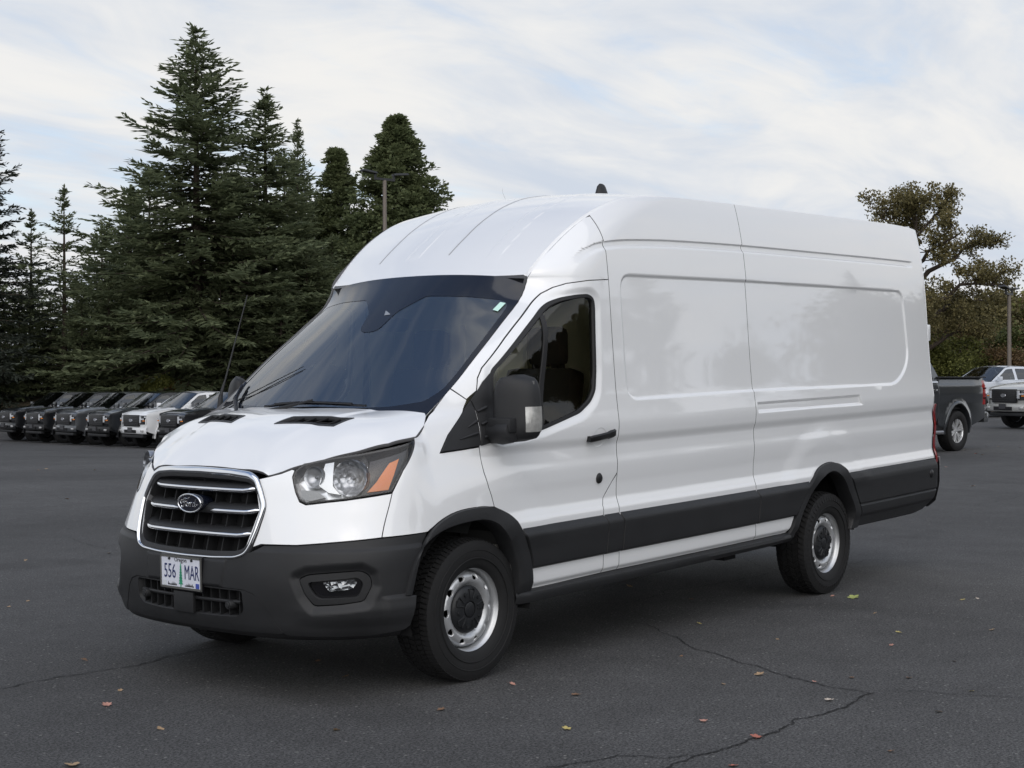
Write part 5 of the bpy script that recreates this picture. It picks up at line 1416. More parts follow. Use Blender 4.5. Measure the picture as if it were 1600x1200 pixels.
# ---------------------------------------------------------------- door furniture
def door_bits():
    for dd, sg in zip(DOORS, (-1, 1)):
        def at(x, z, o=0.0): return np.array([x, sg*(float(side_w(x, z))+o), z])
        # recessed cup ring and handle
        mb = MB(); c = at(2.06, 1.155, .0)
        K = 28; rows = []
        for t, o in ((1.06, .0015), (1.0, .001), (.9, -.006), (.2, -.012)):
            rows.append([at(2.06+.058*t*math.cos(w), 1.152+.050*t*math.sin(w), o) for w in np.linspace(0, 2*math.pi, K)])
        mb.grid(np.array(rows)); vbuild(mb, 'handle_cup', PAINT, dd, smooth=60)
        mb = MB(); P = []
        for t in np.linspace(0, 1, 16):
            x = 1.948+.232*t; z = 1.146+.026*t; o = .012+.026*math.sin(math.pi*min(1, max(0, t)))**.4
            hh = .019 if t < .66 else .023; tk = .011
            e = 1 if 0 < t < 1 else .6
            P.append([at(x, z+hh*e, o-.004), at(x, z+hh*.6*e, o+tk*.7), at(x, z-hh*.6*e, o+tk*.7), at(x, z-hh*e, o-.004), at(x, z-hh*.8*e, o-.014), at(x, z+hh*.8*e, o-.014), at(x, z+hh*e, o-.004)])
        P = np.array(P); mb.grid(P); mb.add(P[0][:6], [tuple(range(6))]); mb.add(P[-1][:6], [tuple(range(6))])
        mb.box(at(1.962, 1.148, .006), (.03, .03, .03)); mb.box(at(2.165, 1.170, .006), (.03, .03, .03))
        vbuild(mb, 'door_handle', BLACK, dd, smooth=50)
        mb = MB(); mb.lathe([(0, -.016), (.010, -.016), (.011, -.012), (.020, -.011), (.026, -.004), (.027, .01)], 24, 'y'); V = np.array(mb.V); V[:, 1] *= -sg; V[:, 2] *= 1.12; mb.V = [tuple(v+at(2.065, .926)) for v in V]
        vbuild(mb, 'door_lock', BLACK, dd, smooth=50)
        # mirror sail: black triangle ahead of the window, in two pieces
        s1 = [(1.552, 1.143), (1.632, 1.226), (1.773, 1.330), (1.835, 1.388), (1.845, 1.34), (1.835, 1.25), (1.822, 1.16), (1.70, 1.150)]
        s2 = [(1.838, 1.39), (1.890, 1.436), (1.935, 1.484), (1.998, 1.526), (1.985, 1.466), (1.975, 1.40), (1.972, 1.329), (1.955, 1.24), (1.945, 1.178), (1.826, 1.158), (1.842, 1.25), (1.85, 1.34)]
        for nm, pl, par in (('fender_sail', s1, VAN), ('mirror_sail', s2, dd)):
            D = panel_data(pl, body, h=.03, flip=True, lift=.010, flange=.02, gap=.002)
            vpart(nm, mirror_y(D) if sg < 0 else D, BLACK, par)
        # ribs on the sail
        mb = MB()
        for z0, z1, xa, xb in ((1.20, 1.225, .98, 1.10), (1.255, 1.285, 1.05, 1.115)):
            mb = MB(); mb.tube([at(xa, z0, .010), at(xb, z1, .016)], [.004, .009], 6); vbuild(mb, 'sail_rib', BLACK, dd, smooth=50)
        for z0 in (1.20, 1.265, 1.33):
            mb = MB(); mb.tube([at(1.14, z0, .012), at(1.20, z0+.02, .016)], [.008, .010], 6); vbuild(mb, 'sail_rib', BLACK, dd, smooth=50)
        # mirror: arm and housing
        mr = MB(); rows = []
        # housing as a superellipse loft along the vertical
        for t in np.linspace(0, 1, 22):
            z = 1.175+.338*t
            f = (1-abs(2*t-1)**4.5)**.42 if 0 < t < 1 else .0
            wy = .108*(1-.16*t)*f+.004; wx = .058*f+.004
            cy = 1.078-.012*t; cx = 1.222+.02*t
            ring = []
            for w in np.linspace(0, 2*math.pi, 33)[:-1]:
                cw, sw = math.cos(w), math.sin(w); n = 3.6
                a = math.copysign(abs(cw)**(2/n), cw); b = math.copysign(abs(sw)**(2/n), sw)
                # front side (towards -x) is domed, rear side flat
                dx = b*wx*(1.0 if b < 0 else .55)
                # the outer edge sweeps back
                yy = a*wy; sweep = .085*((a+1)/2)**1.7
                ring.append((cx+dx+sweep, sg*(cy+yy), z))
            rows.append(ring+[ring[0]])
        mr.grid(np.array(rows)); mo = vbuild(mr, 'side_mirror', BLACK, dd, smooth=50)
        mb = MB()
        mb.tube([at(1.20, 1.225, -.01), (1.20, sg*.995, 1.225), (1.195, sg*1.03, 1.225), (1.19, sg*1.10, 1.23)], [.050, .052, .055, .05], 10); 
        V = np.array(mb.V); V[:, 2] = 1.232+(V[:, 2]-1.232)*1.15; mb.V = [tuple(v) for v in V]
        mb.box((1.200, sg*1.035, 1.262), (.085, .15, .075)); vbuild(mb, 'mirror_arm', BLACK, mo, smooth=45, bevel=.012)
        mb = MB(); mb.box((1.300, sg*1.075, 1.345), (.006, .16, .27)); vbuild(mb, 'mirror_glass', CHROME, mo)
        # repeater lens wrapped on the outer corner
        rows = []
        for z in np.linspace(1.226, 1.352, 9):
            t = (z-1.175)/.338; f = (1-abs(2*t-1)**4.5)**.42; wy = .108*(1-.16*t)*f+.007; wx = .058*f+.007; cy = 1.078-.012*t; cx = 1.222+.02*t
            row = []
            for w in np.linspace(-1.02, .2, 14):
                cw, sw = math.cos(w), math.sin(w); n = 3.6; a = math.copysign(abs(cw)**(2/n), cw); b = math.copysign(abs(sw)**(2/n), sw)
                row.append((cx+b*wx*(1.0 if b < 0 else .55)+.085*((a+1)/2)**1.7, sg*(cy+a*wy), z))
            rows.append(row)
        rows = np.array(rows); mb = MB(); mb.grid(rows)
        rp = vbuild(mb, 'mirror_repeater', mat('repeater_lens', (.40, .40, .385), .16, .35, .6, coat=1, var=.6, vscale=28), mo, smooth=60)
door_bits()
# ---------------------------------------------------------------- wipers, mast, plate
def wiper_bits():
    def wp(v, q, o): 
        n = -surf_normals(wind_pt, np.array([v]), np.array([q]))[0]; return wind_pt(v, q)+n*o
    for blade, arm in (([(.39, .048), (.1, .072), (-.15, .075), (-.53, .058)], [(-.08, .076), (.16, .02), (.40, -.02)]),
                       ([(.92, .20), (.86, .12), (.78, .055), (.70, .01)], [(.80, .075), (.72, .03), (.62, -.02)])):
        B2 = spline_pts(blade, 18); mb = MB(); mb.tube([wp(a, b, .012) for a, b in B2], .007, 6); mb.tube([wp(a, b, .022) for a, b in B2[2:-2]], .006, 6)
        w = vbuild(mb, 'wiper_blade', GLOSSBLK, smooth=50)
        mb = MB(); A2 = spline_pts(arm, 10); mb.tube([wp(a, b, .036) for a, b in A2], [.006]*3+[.010]*7, 6); vbuild(mb, 'wiper_arm', BLACK, w, smooth=50)
    # wiper's reflection modelled as a thin dark rod across the far half of the glass
    mb = MB(); mb.tube([wp(a, b, .006) for a, b in [(.98, -.02), (.72, .13), (.35, .335)]], [.004, .003, .002], 6); vbuild(mb, 'wiper_reflection', BLACK, smooth=50)
    mb = MB(); rows = []
    for y in np.linspace(-.78, .78, 30):
        e = .79+.12*(abs(y)/.79)**2
        rows.append([(e-.03, y, 1.315-.03*(abs(y)/.78)**2), (e+.02, y, 1.322-.02*(abs(y)/.78)**2), (e+.10, y, 1.36-.015*(abs(y)/.78)**2)])
    mb.grid(np.array(rows)); vbuild(mb, 'cowl', BLACK, smooth=60)
    # mast aerial on the far fender
    mb = MB(); mb.tube([(.955, .865, 1.30), (.962, .865, 1.40), (.975, .865, 1.44), (1.0, .865, 1.50), (1.176, .865, 1.985)], [.022, .014, .008, .0045, .003], 8); vbuild(mb, 'mast_aerial', BLACK, smooth=50)
    # door-pillar seam covers at the fender/pillar joint stay as panel gaps
wiper_bits()
def txt(body_, size, name, m, parent, loc, sx=1.0, ext=.0006):
    """flat lettering facing -x, reading towards -y"""
    cu = bpy.data.curves.new(name, 'FONT'); cu.body = body_; cu.size = size; cu.align_x = 'CENTER'; cu.align_y = 'CENTER'; cu.extrude = ext; cu.resolution_u = 2
    o = bpy.data.objects.new(name, cu); COL.objects.link(o)
    dg = bpy.context.evaluated_depsgraph_get(); me = bpy.data.meshes.new_from_object(o.evaluated_get(dg)); bpy.data.objects.remove(o)
    n = len(me.vertices); co = np.empty(n*3); me.vertices.foreach_get('co', co); co = co.reshape(-1, 3)
    V = np.stack([np.full(n, 0.0)-co[:, 2], -co[:, 0]*sx, co[:, 1]], 1)+np.array(loc)
    me.vertices.foreach_set('co', V.ravel()); me.materials.clear(); me.materials.append(m); me.update()
    return obj(name, me, parent)
def plate():
    mb = MB(); mb.box((-.004, 0, .590), (.012, .315, .172)); pl = vbuild(mb, 'plate_holder', GLOSSBLK, bevel=.004)
    off = np.array([1.02, 0, 0])
    def fx(o): 
        n = len(o.data.vertices); co = np.empty(n*3); o.data.vertices.foreach_get('co', co); o.data.vertices.foreach_set('co', (bx(co.reshape(-1, 3))-off).ravel()); o.data.update(); return o
    mb = MB(); mb.box((-.0115, 0, .592), (.003, .300, .150)); vbuild(mb, 'license_plate', mat('plate_white', (.66, .68, .76), .4, var=.05, vscale=20), pl)
    mb = MB()
    for c, d in (((-.0135, 0, .667), (.006, .308, .010)), ((-.0135, 0, .517), (.006, .308, .010)), ((-.0135, .152, .592), (.006, .008, .16)), ((-.0135, -.152, .592), (.006, .008, .16))): mb.box(c, d)
    vbuild(mb, 'plate_frame', mat('plate_frame_grey', (.16, .16, .15), .35, .5), pl)
    navy = mat('plate_navy', (.02, .03, .11), .5); green = mat('plate_green', (.04, .30, .17), .5); blk = mat('plate_black', (.012, .014, .016), .5)
    fx(txt('556', .100, 'plate_digits', navy, pl, (-.0140, .083, .592), .62)); fx(txt('MAR', .100, 'plate_letters', navy, pl, (-.0140, -.083, .592), .55))
    fx(txt('Oregon', .030, 'plate_state_name', blk, pl, (-.0140, .0, .652), 1.0))
    mb = MB(); T = []
    x = -.0142
    for k in range(7):
        z0 = .535+.0135*k; w = .017-.0018*k
        mb.add([(x, -w, z0), (x, w, z0), (x, 0, z0+.026)], [(0, 1, 2)])
    mb.add([(x, -.004, .522), (x, .004, .522), (x, .004, .54), (x, -.004, .54)], [(0, 1, 2, 3)])
    vbuild(mb, 'plate_tree', green, pl)
    for y0, y1, h0 in ((-.10, -.03, .014), (.03, .10, .014)):
        mb = MB()
        for i in range(8):
            ya = y0+(y1-y0)*i/8; hh = h0*(.5+RNG.rand()); mb.add([(x, ya, .527), (x, ya+(y1-y0)/7, .527), (x, ya+(y1-y0)/16, .527+hh)], [(0, 1, 2)])
        vbuild(mb, 'plate_hills', blk, pl)
    mb = MB(); mb.box((-.0140, .125, .535), (.001, .026, .024)); vbuild(mb, 'plate_tag', mat('tag_pale', (.6, .63, .66), .5), pl)
    mb = MB(); mb.box((-.0140, -.125, .535), (.001, .026, .024)); vbuild(mb, 'plate_tag', mat('tag_blue', (.05, .08, .35), .5), pl)
    for y in (-.085, .085):
        mb = MB(); mb.lathe([(0, -.020), (.006, -.019), (.007, -.013)], 10, 'x', (0, y, .655)); vbuild(mb, 'plate_bolt', blk, pl)
plate()
# ---------------------------------------------------------------- cab interior
def interior():
    CREAM = mat('cab_trim', (.90, .88, .70), .55); GREY = mat('cab_grey', (.085, .088, .09), .6, bump=.3, bscale=300); FAB = mat('seat_fabric', (.018, .018, .02), .85)
    mb = MB(); mb.box((2.44, 0, 1.42), (.02, 1.80, 1.30)); vbuild(mb, 'bulkhead', CREAM)
    mb = MB(); pass
    for yy, ww in ((.3, .03), (.05, .05), (-.2, .03)):
        mb = MB(); mb.box((2.425, yy, 1.30), (.02, ww, 1.0)); vbuild(mb, 'bulkhead_rib', mat('cab_trim_light', (.80, .79, .70), .6))
    mb = MB(); rows = []
    for x in np.linspace(1.72, 2.52, 8): rows.append([(x, y, 2.02+.03*(1-(y/.8)**2)) for y in np.linspace(-.74, .74, 9)])
    mb.grid(np.array(rows)); vbuild(mb, 'headliner', CREAM)
    mb = MB(); mb.box((1.85, 0, .62), (1.35, 1.80, .04)); vbuild(mb, 'cab_floor', mat('cab_floor_mat', (.34, .33, .31), .8))
    for sg in (-1, 1):
        mb = MB(); mb.box((1.66, sg*.885, 1.0), (.95, .03, .46)); vbuild(mb, 'door_card', GREY)
        mb = MB(); rows = []
        for t in np.linspace(0, 1, 12):
            z = 1.45+.56*t; rows.append([(float(EDGE_X(z))+.05, sg*(float(EDGE_Y(z))-.03), z), (float(EDGE_X(z))+.11, sg*(float(EDGE_Y(z))-.0), z)])
        mb.grid(np.array(rows)); vbuild(mb, 'pillar_trim', CREAM)
        mb = MB(); mb.box((2.34, sg*.91, 1.55), (.26, .02, .95)); vbuild(mb, 'post_trim', CREAM)
    mb = MB(); rows = []
    for y in np.linspace(-.78, .78, 21):
        k = (abs(y)/.78)**2
        rows.append([(.82+.12*k, y, 1.30), (1.0, y, 1.315), (1.18, y, 1.325+.015*math.exp(-((y+.4)/.22)**2)), (1.30, y, 1.29), (1.36, y, 1.18), (1.34, y, .95), (1.2, y, .7)])
    mb.grid(np.array(rows)); vbuild(mb, 'dashboard', GREY, smooth=50)
    mb = MB(); th = np.linspace(0, 2*math.pi, 40); c = np.array([1.50, -.42, 1.30]); a = np.array([0, 1, 0]); b = np.array([.42, 0, .91])
    mb.tube([c+.19*(math.cos(t)*a+math.sin(t)*b) for t in th], .015, 8, cap=False); mb.tube([c-.18*a, c, c+.18*a], .02, 8); mb.tube([c, c+np.array([-.2, 0, -.08])], .03, 8); vbuild(mb, 'steering_wheel', FAB, smooth=60)
    for y in (-.46, .46, .10):
        if y == .10: continue
        mb = MB(); mb.box((2.00, y, .95), (.52, .50, .16)); mb.box((2.22, y, 1.22), (.15, .50, .62), R=np.array([[.98, 0, .2], [0, 1, 0], [-.2, 0, .98]]))
        s = vbuild(mb, 'seat', FAB, smooth=50, bevel=.05)
        mb = MB(); mb.box((2.31, y, 1.655), (.10, .25, .23)); mb.tube([(2.31, y-.07, 1.46), (2.31, y-.07, 1.6)], .008, 6); mb.tube([(2.31, y+.07, 1.46), (2.31, y+.07, 1.6)], .008, 6)
        vbuild(mb, 'headrest', FAB, s, smooth=50, bevel=.045)
interior()
# ---------------------------------------------------------------- parked pickups
def tw_side(x, z):
    """half width of a pickup; x = 0 at the front axle"""
    x, z = np.broadcast_arrays(np.asarray(x, float), np.asarray(z, float))
    w = np.interp(z, [.40, .55, .75, .95, 1.06, 1.10, 1.25, 1.30, 1.60, 1.90, 2.0], [.95, .975, .985, .985, .995, 1.0, .985, .965, .875, .765, .71])
    w = w-.10*np.clip((-.45-x)/.5, 0, 1)**2.2 - .04*np.clip((x-4.3)/.65, 0, 1)**2
    for ax in (0.0, 3.68):
        r = np.hypot(x-ax, z-.42); w = w+.030*sstep(.64, .52, r)*sstep(.35, .6, z)
    return w
def tsurf(x, z): return np.stack([np.broadcast_arrays(x, z)[0]*1.0, tw_side(x, z), np.broadcast_arrays(x, z)[1]*1.0], -1)
def arc_pts(cx, cz, r, a0, a1, n=18): return [(cx+r*math.cos(a), cz+r*math.sin(a)) for a in np.linspace(a0, a1, n)]
TGLASS = glass_mat('truck_glass', (.30, .34, .33), 0, 1, ior=2.2)
def car_paint(name, c, metal=.3): return mat(name, c, .30, metal, .5, coat=1.0, coat_rough=.04)
def pickup_parts():
    """list of (name, mesh, paint slot?, children)"""
    out = []
    def sidepair(name, poly, mt, holes=(), lift=0.0, h=.07, flange=.03, gap=.003, surf=tsurf):
        D = panel_data(poly, surf, holes=holes, h=h, bstep=.05, flip=True, lift=lift, flange=flange, gap=gap)
        for sg in (0, 1):
            V, T, N, _ = mirror_y(D) if sg == 0 else D
            out.append([name, mesh_from(name, V, T, None if mt == 'P' else mt, N), mt == 'P', []])
        return out[-2], out[-1]
    def add(name, mb, mt, smooth=40, bevel=None, parent=None):
        o = mb.build(name, mt if mt != 'P' else BLACK, None, smooth, bevel=bevel); me = o.data; bpy.data.objects.remove(o)
        if mt == 'P': me.materials.clear()
        e = [name, me, mt == 'P', []]
        (parent[3] if parent else out).append(e); return e
    af = arc_pts(0, .42, .50, math.pi-.12, .10); ar = arc_pts(3.68, .42, .50, math.pi-.10, .12)
    sidepair('fender', [(-.90, .62), (-.90, .95), (-.84, 1.14), (-.3, 1.235), (.42, 1.262), (.70, 1.275), (.70, .55)]+af[::-1], 'P')
    f, r = sidepair('door', [(.71, .55), (.71, 1.278), (1.85, 1.295), (1.85, .55)], 'P')
    f2, r2 = sidepair('rear_door', [(1.86, .55), (1.86, 1.295), (2.92, 1.305), (2.92, .72), (2.80, .55)], 'P')
    sidepair('bed_side', [(2.93, .55), (2.93, 1.42), (3.4, 1.425), (4.86, 1.415), (4.90, 1.3), (4.92, .95), (4.90, .66)]+ar[::-1], 'P')
    sidepair('rocker', [(.50, .44), (.50, .545), (3.17, .545), (3.17, .44)], BLACK, lift=-.01)
    # cab upper with window openings
    cab = [(.56, 1.275), (.95, 1.53), (1.36, 1.80), (1.46, 1.85), (1.8, 1.895), (2.6, 1.885), (2.86, 1.83), (3.02, 1.42), (3.02, 1.31), (1.8, 1.298)]
    w1 = roundpoly([(.82, 1.33), (1.40, 1.735), (1.50, 1.775), (1.79, 1.80), (1.80, 1.345)], .03, 3); w2 = roundpoly([(1.92, 1.345), (1.91, 1.80), (2.5, 1.795), (2.66, 1.76), (2.80, 1.36)], .03, 3)
    sidepair('cab_frame', cab, 'P', holes=[w1, w2])
    for w in (w1, w2): sidepair('side_window', w, TGLASS, lift=-.015, flange=0, gap=-.01)
    sidepair('window_trim', [(.70, 1.283), (.70, 1.31), (1.8, 1.335), (2.95, 1.34), (2.95, 1.312), (1.8, 1.306)], CHROME, lift=.004, flange=.01)
    # arch lips
    for cx in (0, 3.68):
        for sg in (-1, 1):
            mb = MB(); rows = []
            for a in np.linspace(-.12, math.pi+.12, 28):
                row = []
                for rr, o in ((.56, .0), (.545, .016), (.505, .022), (.495, .0), (.495, -.25)):
                    x, z = cx+rr*math.cos(a), .42+rr*math.sin(a)
                    row.append((x, sg*(float(tw_side(cx+.53*math.cos(a), max(.45, .42+.53*math.sin(a))))+o), z))
                rows.append(row)
            mb.grid(np.array(rows)); add('arch_lip', mb, 'P')
    # hood, roof, screens
    def grid_part(name, fn, us, vs, mt, smooth=60): 
        P = np.array([[fn(u, v) for v in vs] for u in us]); mb = MB(); mb.grid(P); return add(name, mb, mt, smooth)
    def hoodf(x, v):
        w = float(tw_side(x, 1.18))-.012; y = v*w; z = np.interp(x, [-.90, -.86, -.75, -.3, .3, .72], [1.08, 1.14, 1.18, 1.235, 1.275, 1.30])
        z = z-.055*abs(v)**4+.030*sstep(.70, .55, abs(v))*sstep(-.85, -.5, x); return (x+.0, y, z)
    grid_part('hood', hoodf, np.linspace(-.90, .70, 20), np.linspace(-1, 1, 33), 'P')
    grid_part('windshield', lambda q, v: (.58+q*.86-.10*(1-v*v)*1.0, v*((.90-.02)*(1-q)+.765*q), 1.285+q*.575+.02*(1-v*v)*q), np.linspace(0, 1, 8), np.linspace(-1, 1, 15), TGLASS)
    grid_part('cab_roof', lambda x, v: (x-(.10*(1-v*v) if x < 1.5 else 0), v*.775, np.interp(x, [1.44, 1.6, 1.9, 2.5, 2.8, 2.9], [1.855, 1.885, 1.90, 1.892, 1.855, 1.80])+.045*(1-abs(v)**2.4)), [1.44, 1.5, 1.6, 1.75, 1.9, 2.2, 2.5, 2.7, 2.8, 2.88], np.linspace(-1, 1, 17), 'P')
    grid_part('back_window', lambda q, v: (2.90+.13*(1-q), v*(.90*(1-q)+.77*q), 1.32+q*.50), np.linspace(0, 1, 5), np.linspace(-1, 1, 7), TGLASS)
    grid_part('bed_front', lambda q, v: (2.96, v*.97, .6+q*.80), [0, .5, 1], np.linspace(-1, 1, 5), 'P')
    # bed: rail caps, floor, tailgate
    for sg in (-1, 1):
        mb = MB(); mb.box((3.90, sg*.945, 1.43), (1.94, .10, .03)); add('bed_rail', mb, BLACK, bevel=.008)
    mb = MB(); mb.box((3.90, 0, .85), (1.9, 1.8, .05)); add('bed_floor', mb, BLACK)
    tg = MB(); tg.box((4.90, 0, 1.06), (.07, 1.80, .70)); t = add('tailgate', tg, 'P', bevel=.015)
    mb = MB(); mb.box((4.94, 0, 1.30), (.02, .26, .07)); add('tailgate_handle', mb, BLACK, parent=t)
    for sg in (-1, 1):
        rows = []
        for z in np.linspace(.90, 1.36, 9):
            k = (z-.9)/.46; w = float(tw_side(4.85, z))
            rows.append([(4.74-.05*k, sg*(w+.006), z), (4.84, sg*(w+.008), z), (4.915, sg*(w-.0), z), (4.945, sg*(w-.05), z), (4.945, sg*(w-.16), z)])
        mb = MB(); mb.grid(np.array(rows)); e = add('tail_light', mb, mat('truck_tail_red', (.30, .012, .012), .15, 0, .5, coat=1))
        for z0 in (1.02, 1.20):
            mb = MB(); mb.box((4.86, sg*(float(tw_side(4.85, z0))+.006), z0), (.12, .012, .03)); add('light_bar', mb, mat('tail_dark', (.05, .004, .005), .2), parent=e)
    mb = MB(); mb.box((5.02, 0, .66), (.20, 1.86, .20)); add('rear_bumper', mb, mat('bumper_chrome_dark', (.35, .36, .37), .22, .9), bevel=.04)
    # front: fascia, grille, lamps, bumper
    fasc = MB(); rows = []
    for y in np.linspace(-.93, .93, 25):
        xx = -.955+.11*(abs(y)/.93)**3.2
        rows.append([(xx+.05, y, 1.115), (xx+.01, y, 1.09), (xx, y, .95), (xx+.01, y, .70), (xx+.04, y, .66)])
    fasc.grid(np.array(rows)); add('front_fascia', fasc, 'P', 60)
    mb = MB(); mb.box((-.965, 0, .925), (.07, 1.16, .36)); g = add('grille', mb, mat('truck_grille', (.012, .012, .013), .35), bevel=.03)
    for k in range(6):
        mb = MB(); mb.box((-1.0, 0, .80+.05*k), (.02, 1.06, .014)); add('grille_slat', mb, mat('truck_slat', (.05, .05, .052), .3), parent=g)
    mb = MB(); mb.lathe([(0, -.03), (.115, -.03), (.125, -.015), (.125, .02)], 24, 'x', (0, 0, 0)); V = np.array(mb.V); V[:, 2] *= .42; mb.V = [tuple(v+np.array([-.995, 0, .935])) for v in V]; add('badge', mb, mat('badge_silver', (.55, .56, .6), .25, .9), 50, parent=g)
    mb = MB()
    for sg in (-1, 1):
        mb = MB(); rows = []
        for y in np.linspace(.60, .93, 9):
            xx = -.968+.115*(y/.93)**3.2
            rows.append([(xx+.03, sg*y, 1.095), (xx, sg*y, 1.085), (xx-.004, sg*y, .95), (xx, sg*y, .82), (xx+.03, sg*y, .81)])
        mb.grid(np.array(rows)); e = add('headlight', mb, mat('truck_lamp_dark', (.045, .047, .05), .12, .3, coat=1), 50)
        mb = MB(); mb.box((-.975, sg*.66, .965), (.03, .09, .20)); mb.box((-.955, sg*.76, .98), (.03, .22, .045)); add('lamp_element', mb, mat('lamp_element', (.75, .77, .80), .15, .4), parent=e)
        mb = MB(); mb.box((-.935, sg*.83, .93), (.04, .12, .03)); add('amber_marker', mb, mat('truck_amber', (.75, .25, .05), .25), parent=e)
    mb = MB(); rows = []
    for y in np.linspace(-.98, .98, 25):
        xx = -1.03+.13*(abs(y)/.98)**3
        rows.append([(xx+.08, y, .72), (xx+.01, y, .715), (xx, y, .66), (xx, y, .56), (xx+.02, y, .52), (xx+.10, y, .50)])
    mb.grid(np.array(rows)); fb = add('front_bumper', mb, 'P', 50)
    mb = MB(); mb.box((-1.035, 0, .60), (.03, .86, .10)); add('bumper_intake', mb, DARK, parent=fb, bevel=.01)
    mb = MB(); mb.box((-1.05, 0, .655), (.02, .31, .13)); add('front_plate', mb, mat('plate_dark', (.05, .05, .055), .4), parent=fb)
    for sg in (-1, 1):
        mb = MB(); mb.box((-.975, sg*.78, .62), (.05, .17, .06)); add('fog_light', mb, mat('truck_fog', (.6, .6, .6), .2, .5), parent=fb, bevel=.01)
    mb = MB(); mb.box((-.86, 0, .43), (.18, 1.55, .10)); add('air_dam', mb, BLACK, bevel=.03)
    # mirrors, handles, steps, underbody, cabin
    for sg in (-1, 1):
        mb = MB(); mb.box((.84, sg*1.12, 1.385), (.10, .20, .19)); mb.tube([(.86, sg*.93, 1.32), (.85, sg*1.05, 1.34)], .035, 8); add('side_mirror', mb, 'P', bevel=.025)
        for hx in (1.62, 2.72):
            mb = MB(); mb.box((hx, sg*(float(tw_side(hx, 1.17))+.012), 1.175), (.20, .025, .035)); add('door_handle', mb, CHROME, bevel=.006)
        mb = MB(); mb.tube([(.65, sg*.99, .40), (3.05, sg*.99, .40)], .045, 8); add('side_step', mb, mat('step_metal', (.30, .30, .31), .3, .7))
    mb = MB(); mb.box((2.0, 0, .55), (5.4, 1.5, .2)); mb.box((0, 0, .75), (1.15, 1.3, .3)); mb.box((3.68, 0, .8), (1.15, 1.4, .3)); mb.box((1.8, 0, .80), (2.3, 1.86, .5)); add('underbody', mb, DARK)
    mb = MB(); mb.box((.95, 0, 1.2), (.7, 1.7, .12)); add('dashboard', mb, mat('truck_dash', (.03, .03, .032), .7))
    for y in (-.42, .42):
        for x in (1.75, 2.6):
            mb = MB(); mb.box((x, y, 1.25), (.16, .5, .5)); mb.box((x+.04, y, 1.58), (.09, .26, .16)); add('seat', mb, mat('truck_seat', (.05, .05, .052), .8), bevel=.03)
    return out
def truck_wheel(dark=True):
    """pieces of a pickup wheel about the y axis, outer side -y"""
    mb = MB(); R = .415; hw = .138; rim = .255
    mb.lathe([(rim-.01, -hw*.8), (rim+.02, -hw*.97), (rim+.07, -hw*1.02), (R-.03, -hw*.98), (R-.006, -hw*.86), (R, -hw*.5), (R, hw*.5), (R-.006, hw*.86), (R-.03, hw), (rim, hw*.9)], 56, 'y')
    for i in range(46):
        w0 = 2*math.pi*i/46
        for a, b in ((-.92, -.45), (-.35, .35), (.45, .92)):
            V = []
            for rr in (R-.01, R+.006):
                for yy, ww in ((a, -1), (b, -1), (b, 1), (a, 1)): V.append(((rr-(.012 if abs(yy) > .8 else 0))*math.cos(w0+ww*.05), yy*hw, (rr-(.012 if abs(yy) > .8 else 0))*math.sin(w0+ww*.05)))
            mb.add(V, [(4, 5, 6, 7), (0, 1, 5, 4), (1, 2, 6, 5), (2, 3, 7, 6), (3, 0, 4, 7)])
    t = mb
    b = MB(); b.lathe([(.235, .08), (.238, -.06), (.246, -.10), (.256, -.118), (.262, -.122), (.264, -.112)], 48, 'y')
    s = MB(); s.lathe([(0, -.075), (.05, -.075), (.062, -.068), (.065, -.04)], 24, 'y')
    for k in range(6):
        w = 2*math.pi*k/6
        for d in (-.15, .15):
            a0 = w+d*.75; a1 = w+d*1.15; V = []
            for rr, aa, wd, yy in ((.05, a0, .020, -.078), (.15, (a0+a1)/2, .018, -.088), (.243, a1, .020, -.104)):
                c, sn = math.cos(aa), math.sin(aa); tx, tz = -sn, c
                V += [(rr*c-tx*wd, yy, rr*sn-tz*wd), (rr*c+tx*wd, yy, rr*sn+tz*wd), (rr*c+tx*wd*1.1, yy+.035, rr*sn+tz*wd*1.1), (rr*c-tx*wd*1.1, yy+.035, rr*sn-tz*wd*1.1)]
            F = []
            for i in range(2): F += [(4*i+j, 4*i+(j+1) % 4, 4*i+4+(j+1) % 4, 4*i+4+j) for j in range(4)]
            s.add(V, F+[(0, 1, 2, 3), (8, 9, 10, 11)])
    d = MB(); d.lathe([(0, .0), (.16, .0), (.235, .02)], 32, 'y')
    return t, b, s, d
TRUCK = pickup_parts()
_tw = truck_wheel(); TWM = []
for _n, _m, _mt in zip(('tyre', 'rim', 'spokes', 'brake_disc'), _tw, (TYRE, 'R', 'R', mat('brake_dark', (.03, .03, .03), .6))):
    _o = _m.build(_n, TYRE if _mt == 'R' else _mt, None, 40); TWM.append((_n, _o.data, _mt == 'R')); bpy.data.objects.remove(_o)
    if _mt == 'R': TWM[-1][1].materials.clear()
WHEEL_BLK = mat('wheel_black', (.02, .02, .021), .3, .5); WHEEL_CHR = mat('wheel_bright', (.80, .81, .82), .30, .75)
def _warp(entries):
    for nm, me, isp, ch in entries:
        n = len(me.vertices); co = np.empty(n*3); me.vertices.foreach_get('co', co); co = co.reshape(-1, 3)
        co[:, 2] = np.interp(co[:, 2], [0, .6, 1.30, 1.95, 2.2], [0, .6, 1.395, 1.99, 2.24]); me.vertices.foreach_set('co', co.ravel()); me.update(); _warp(ch)
_warp(TRUCK)
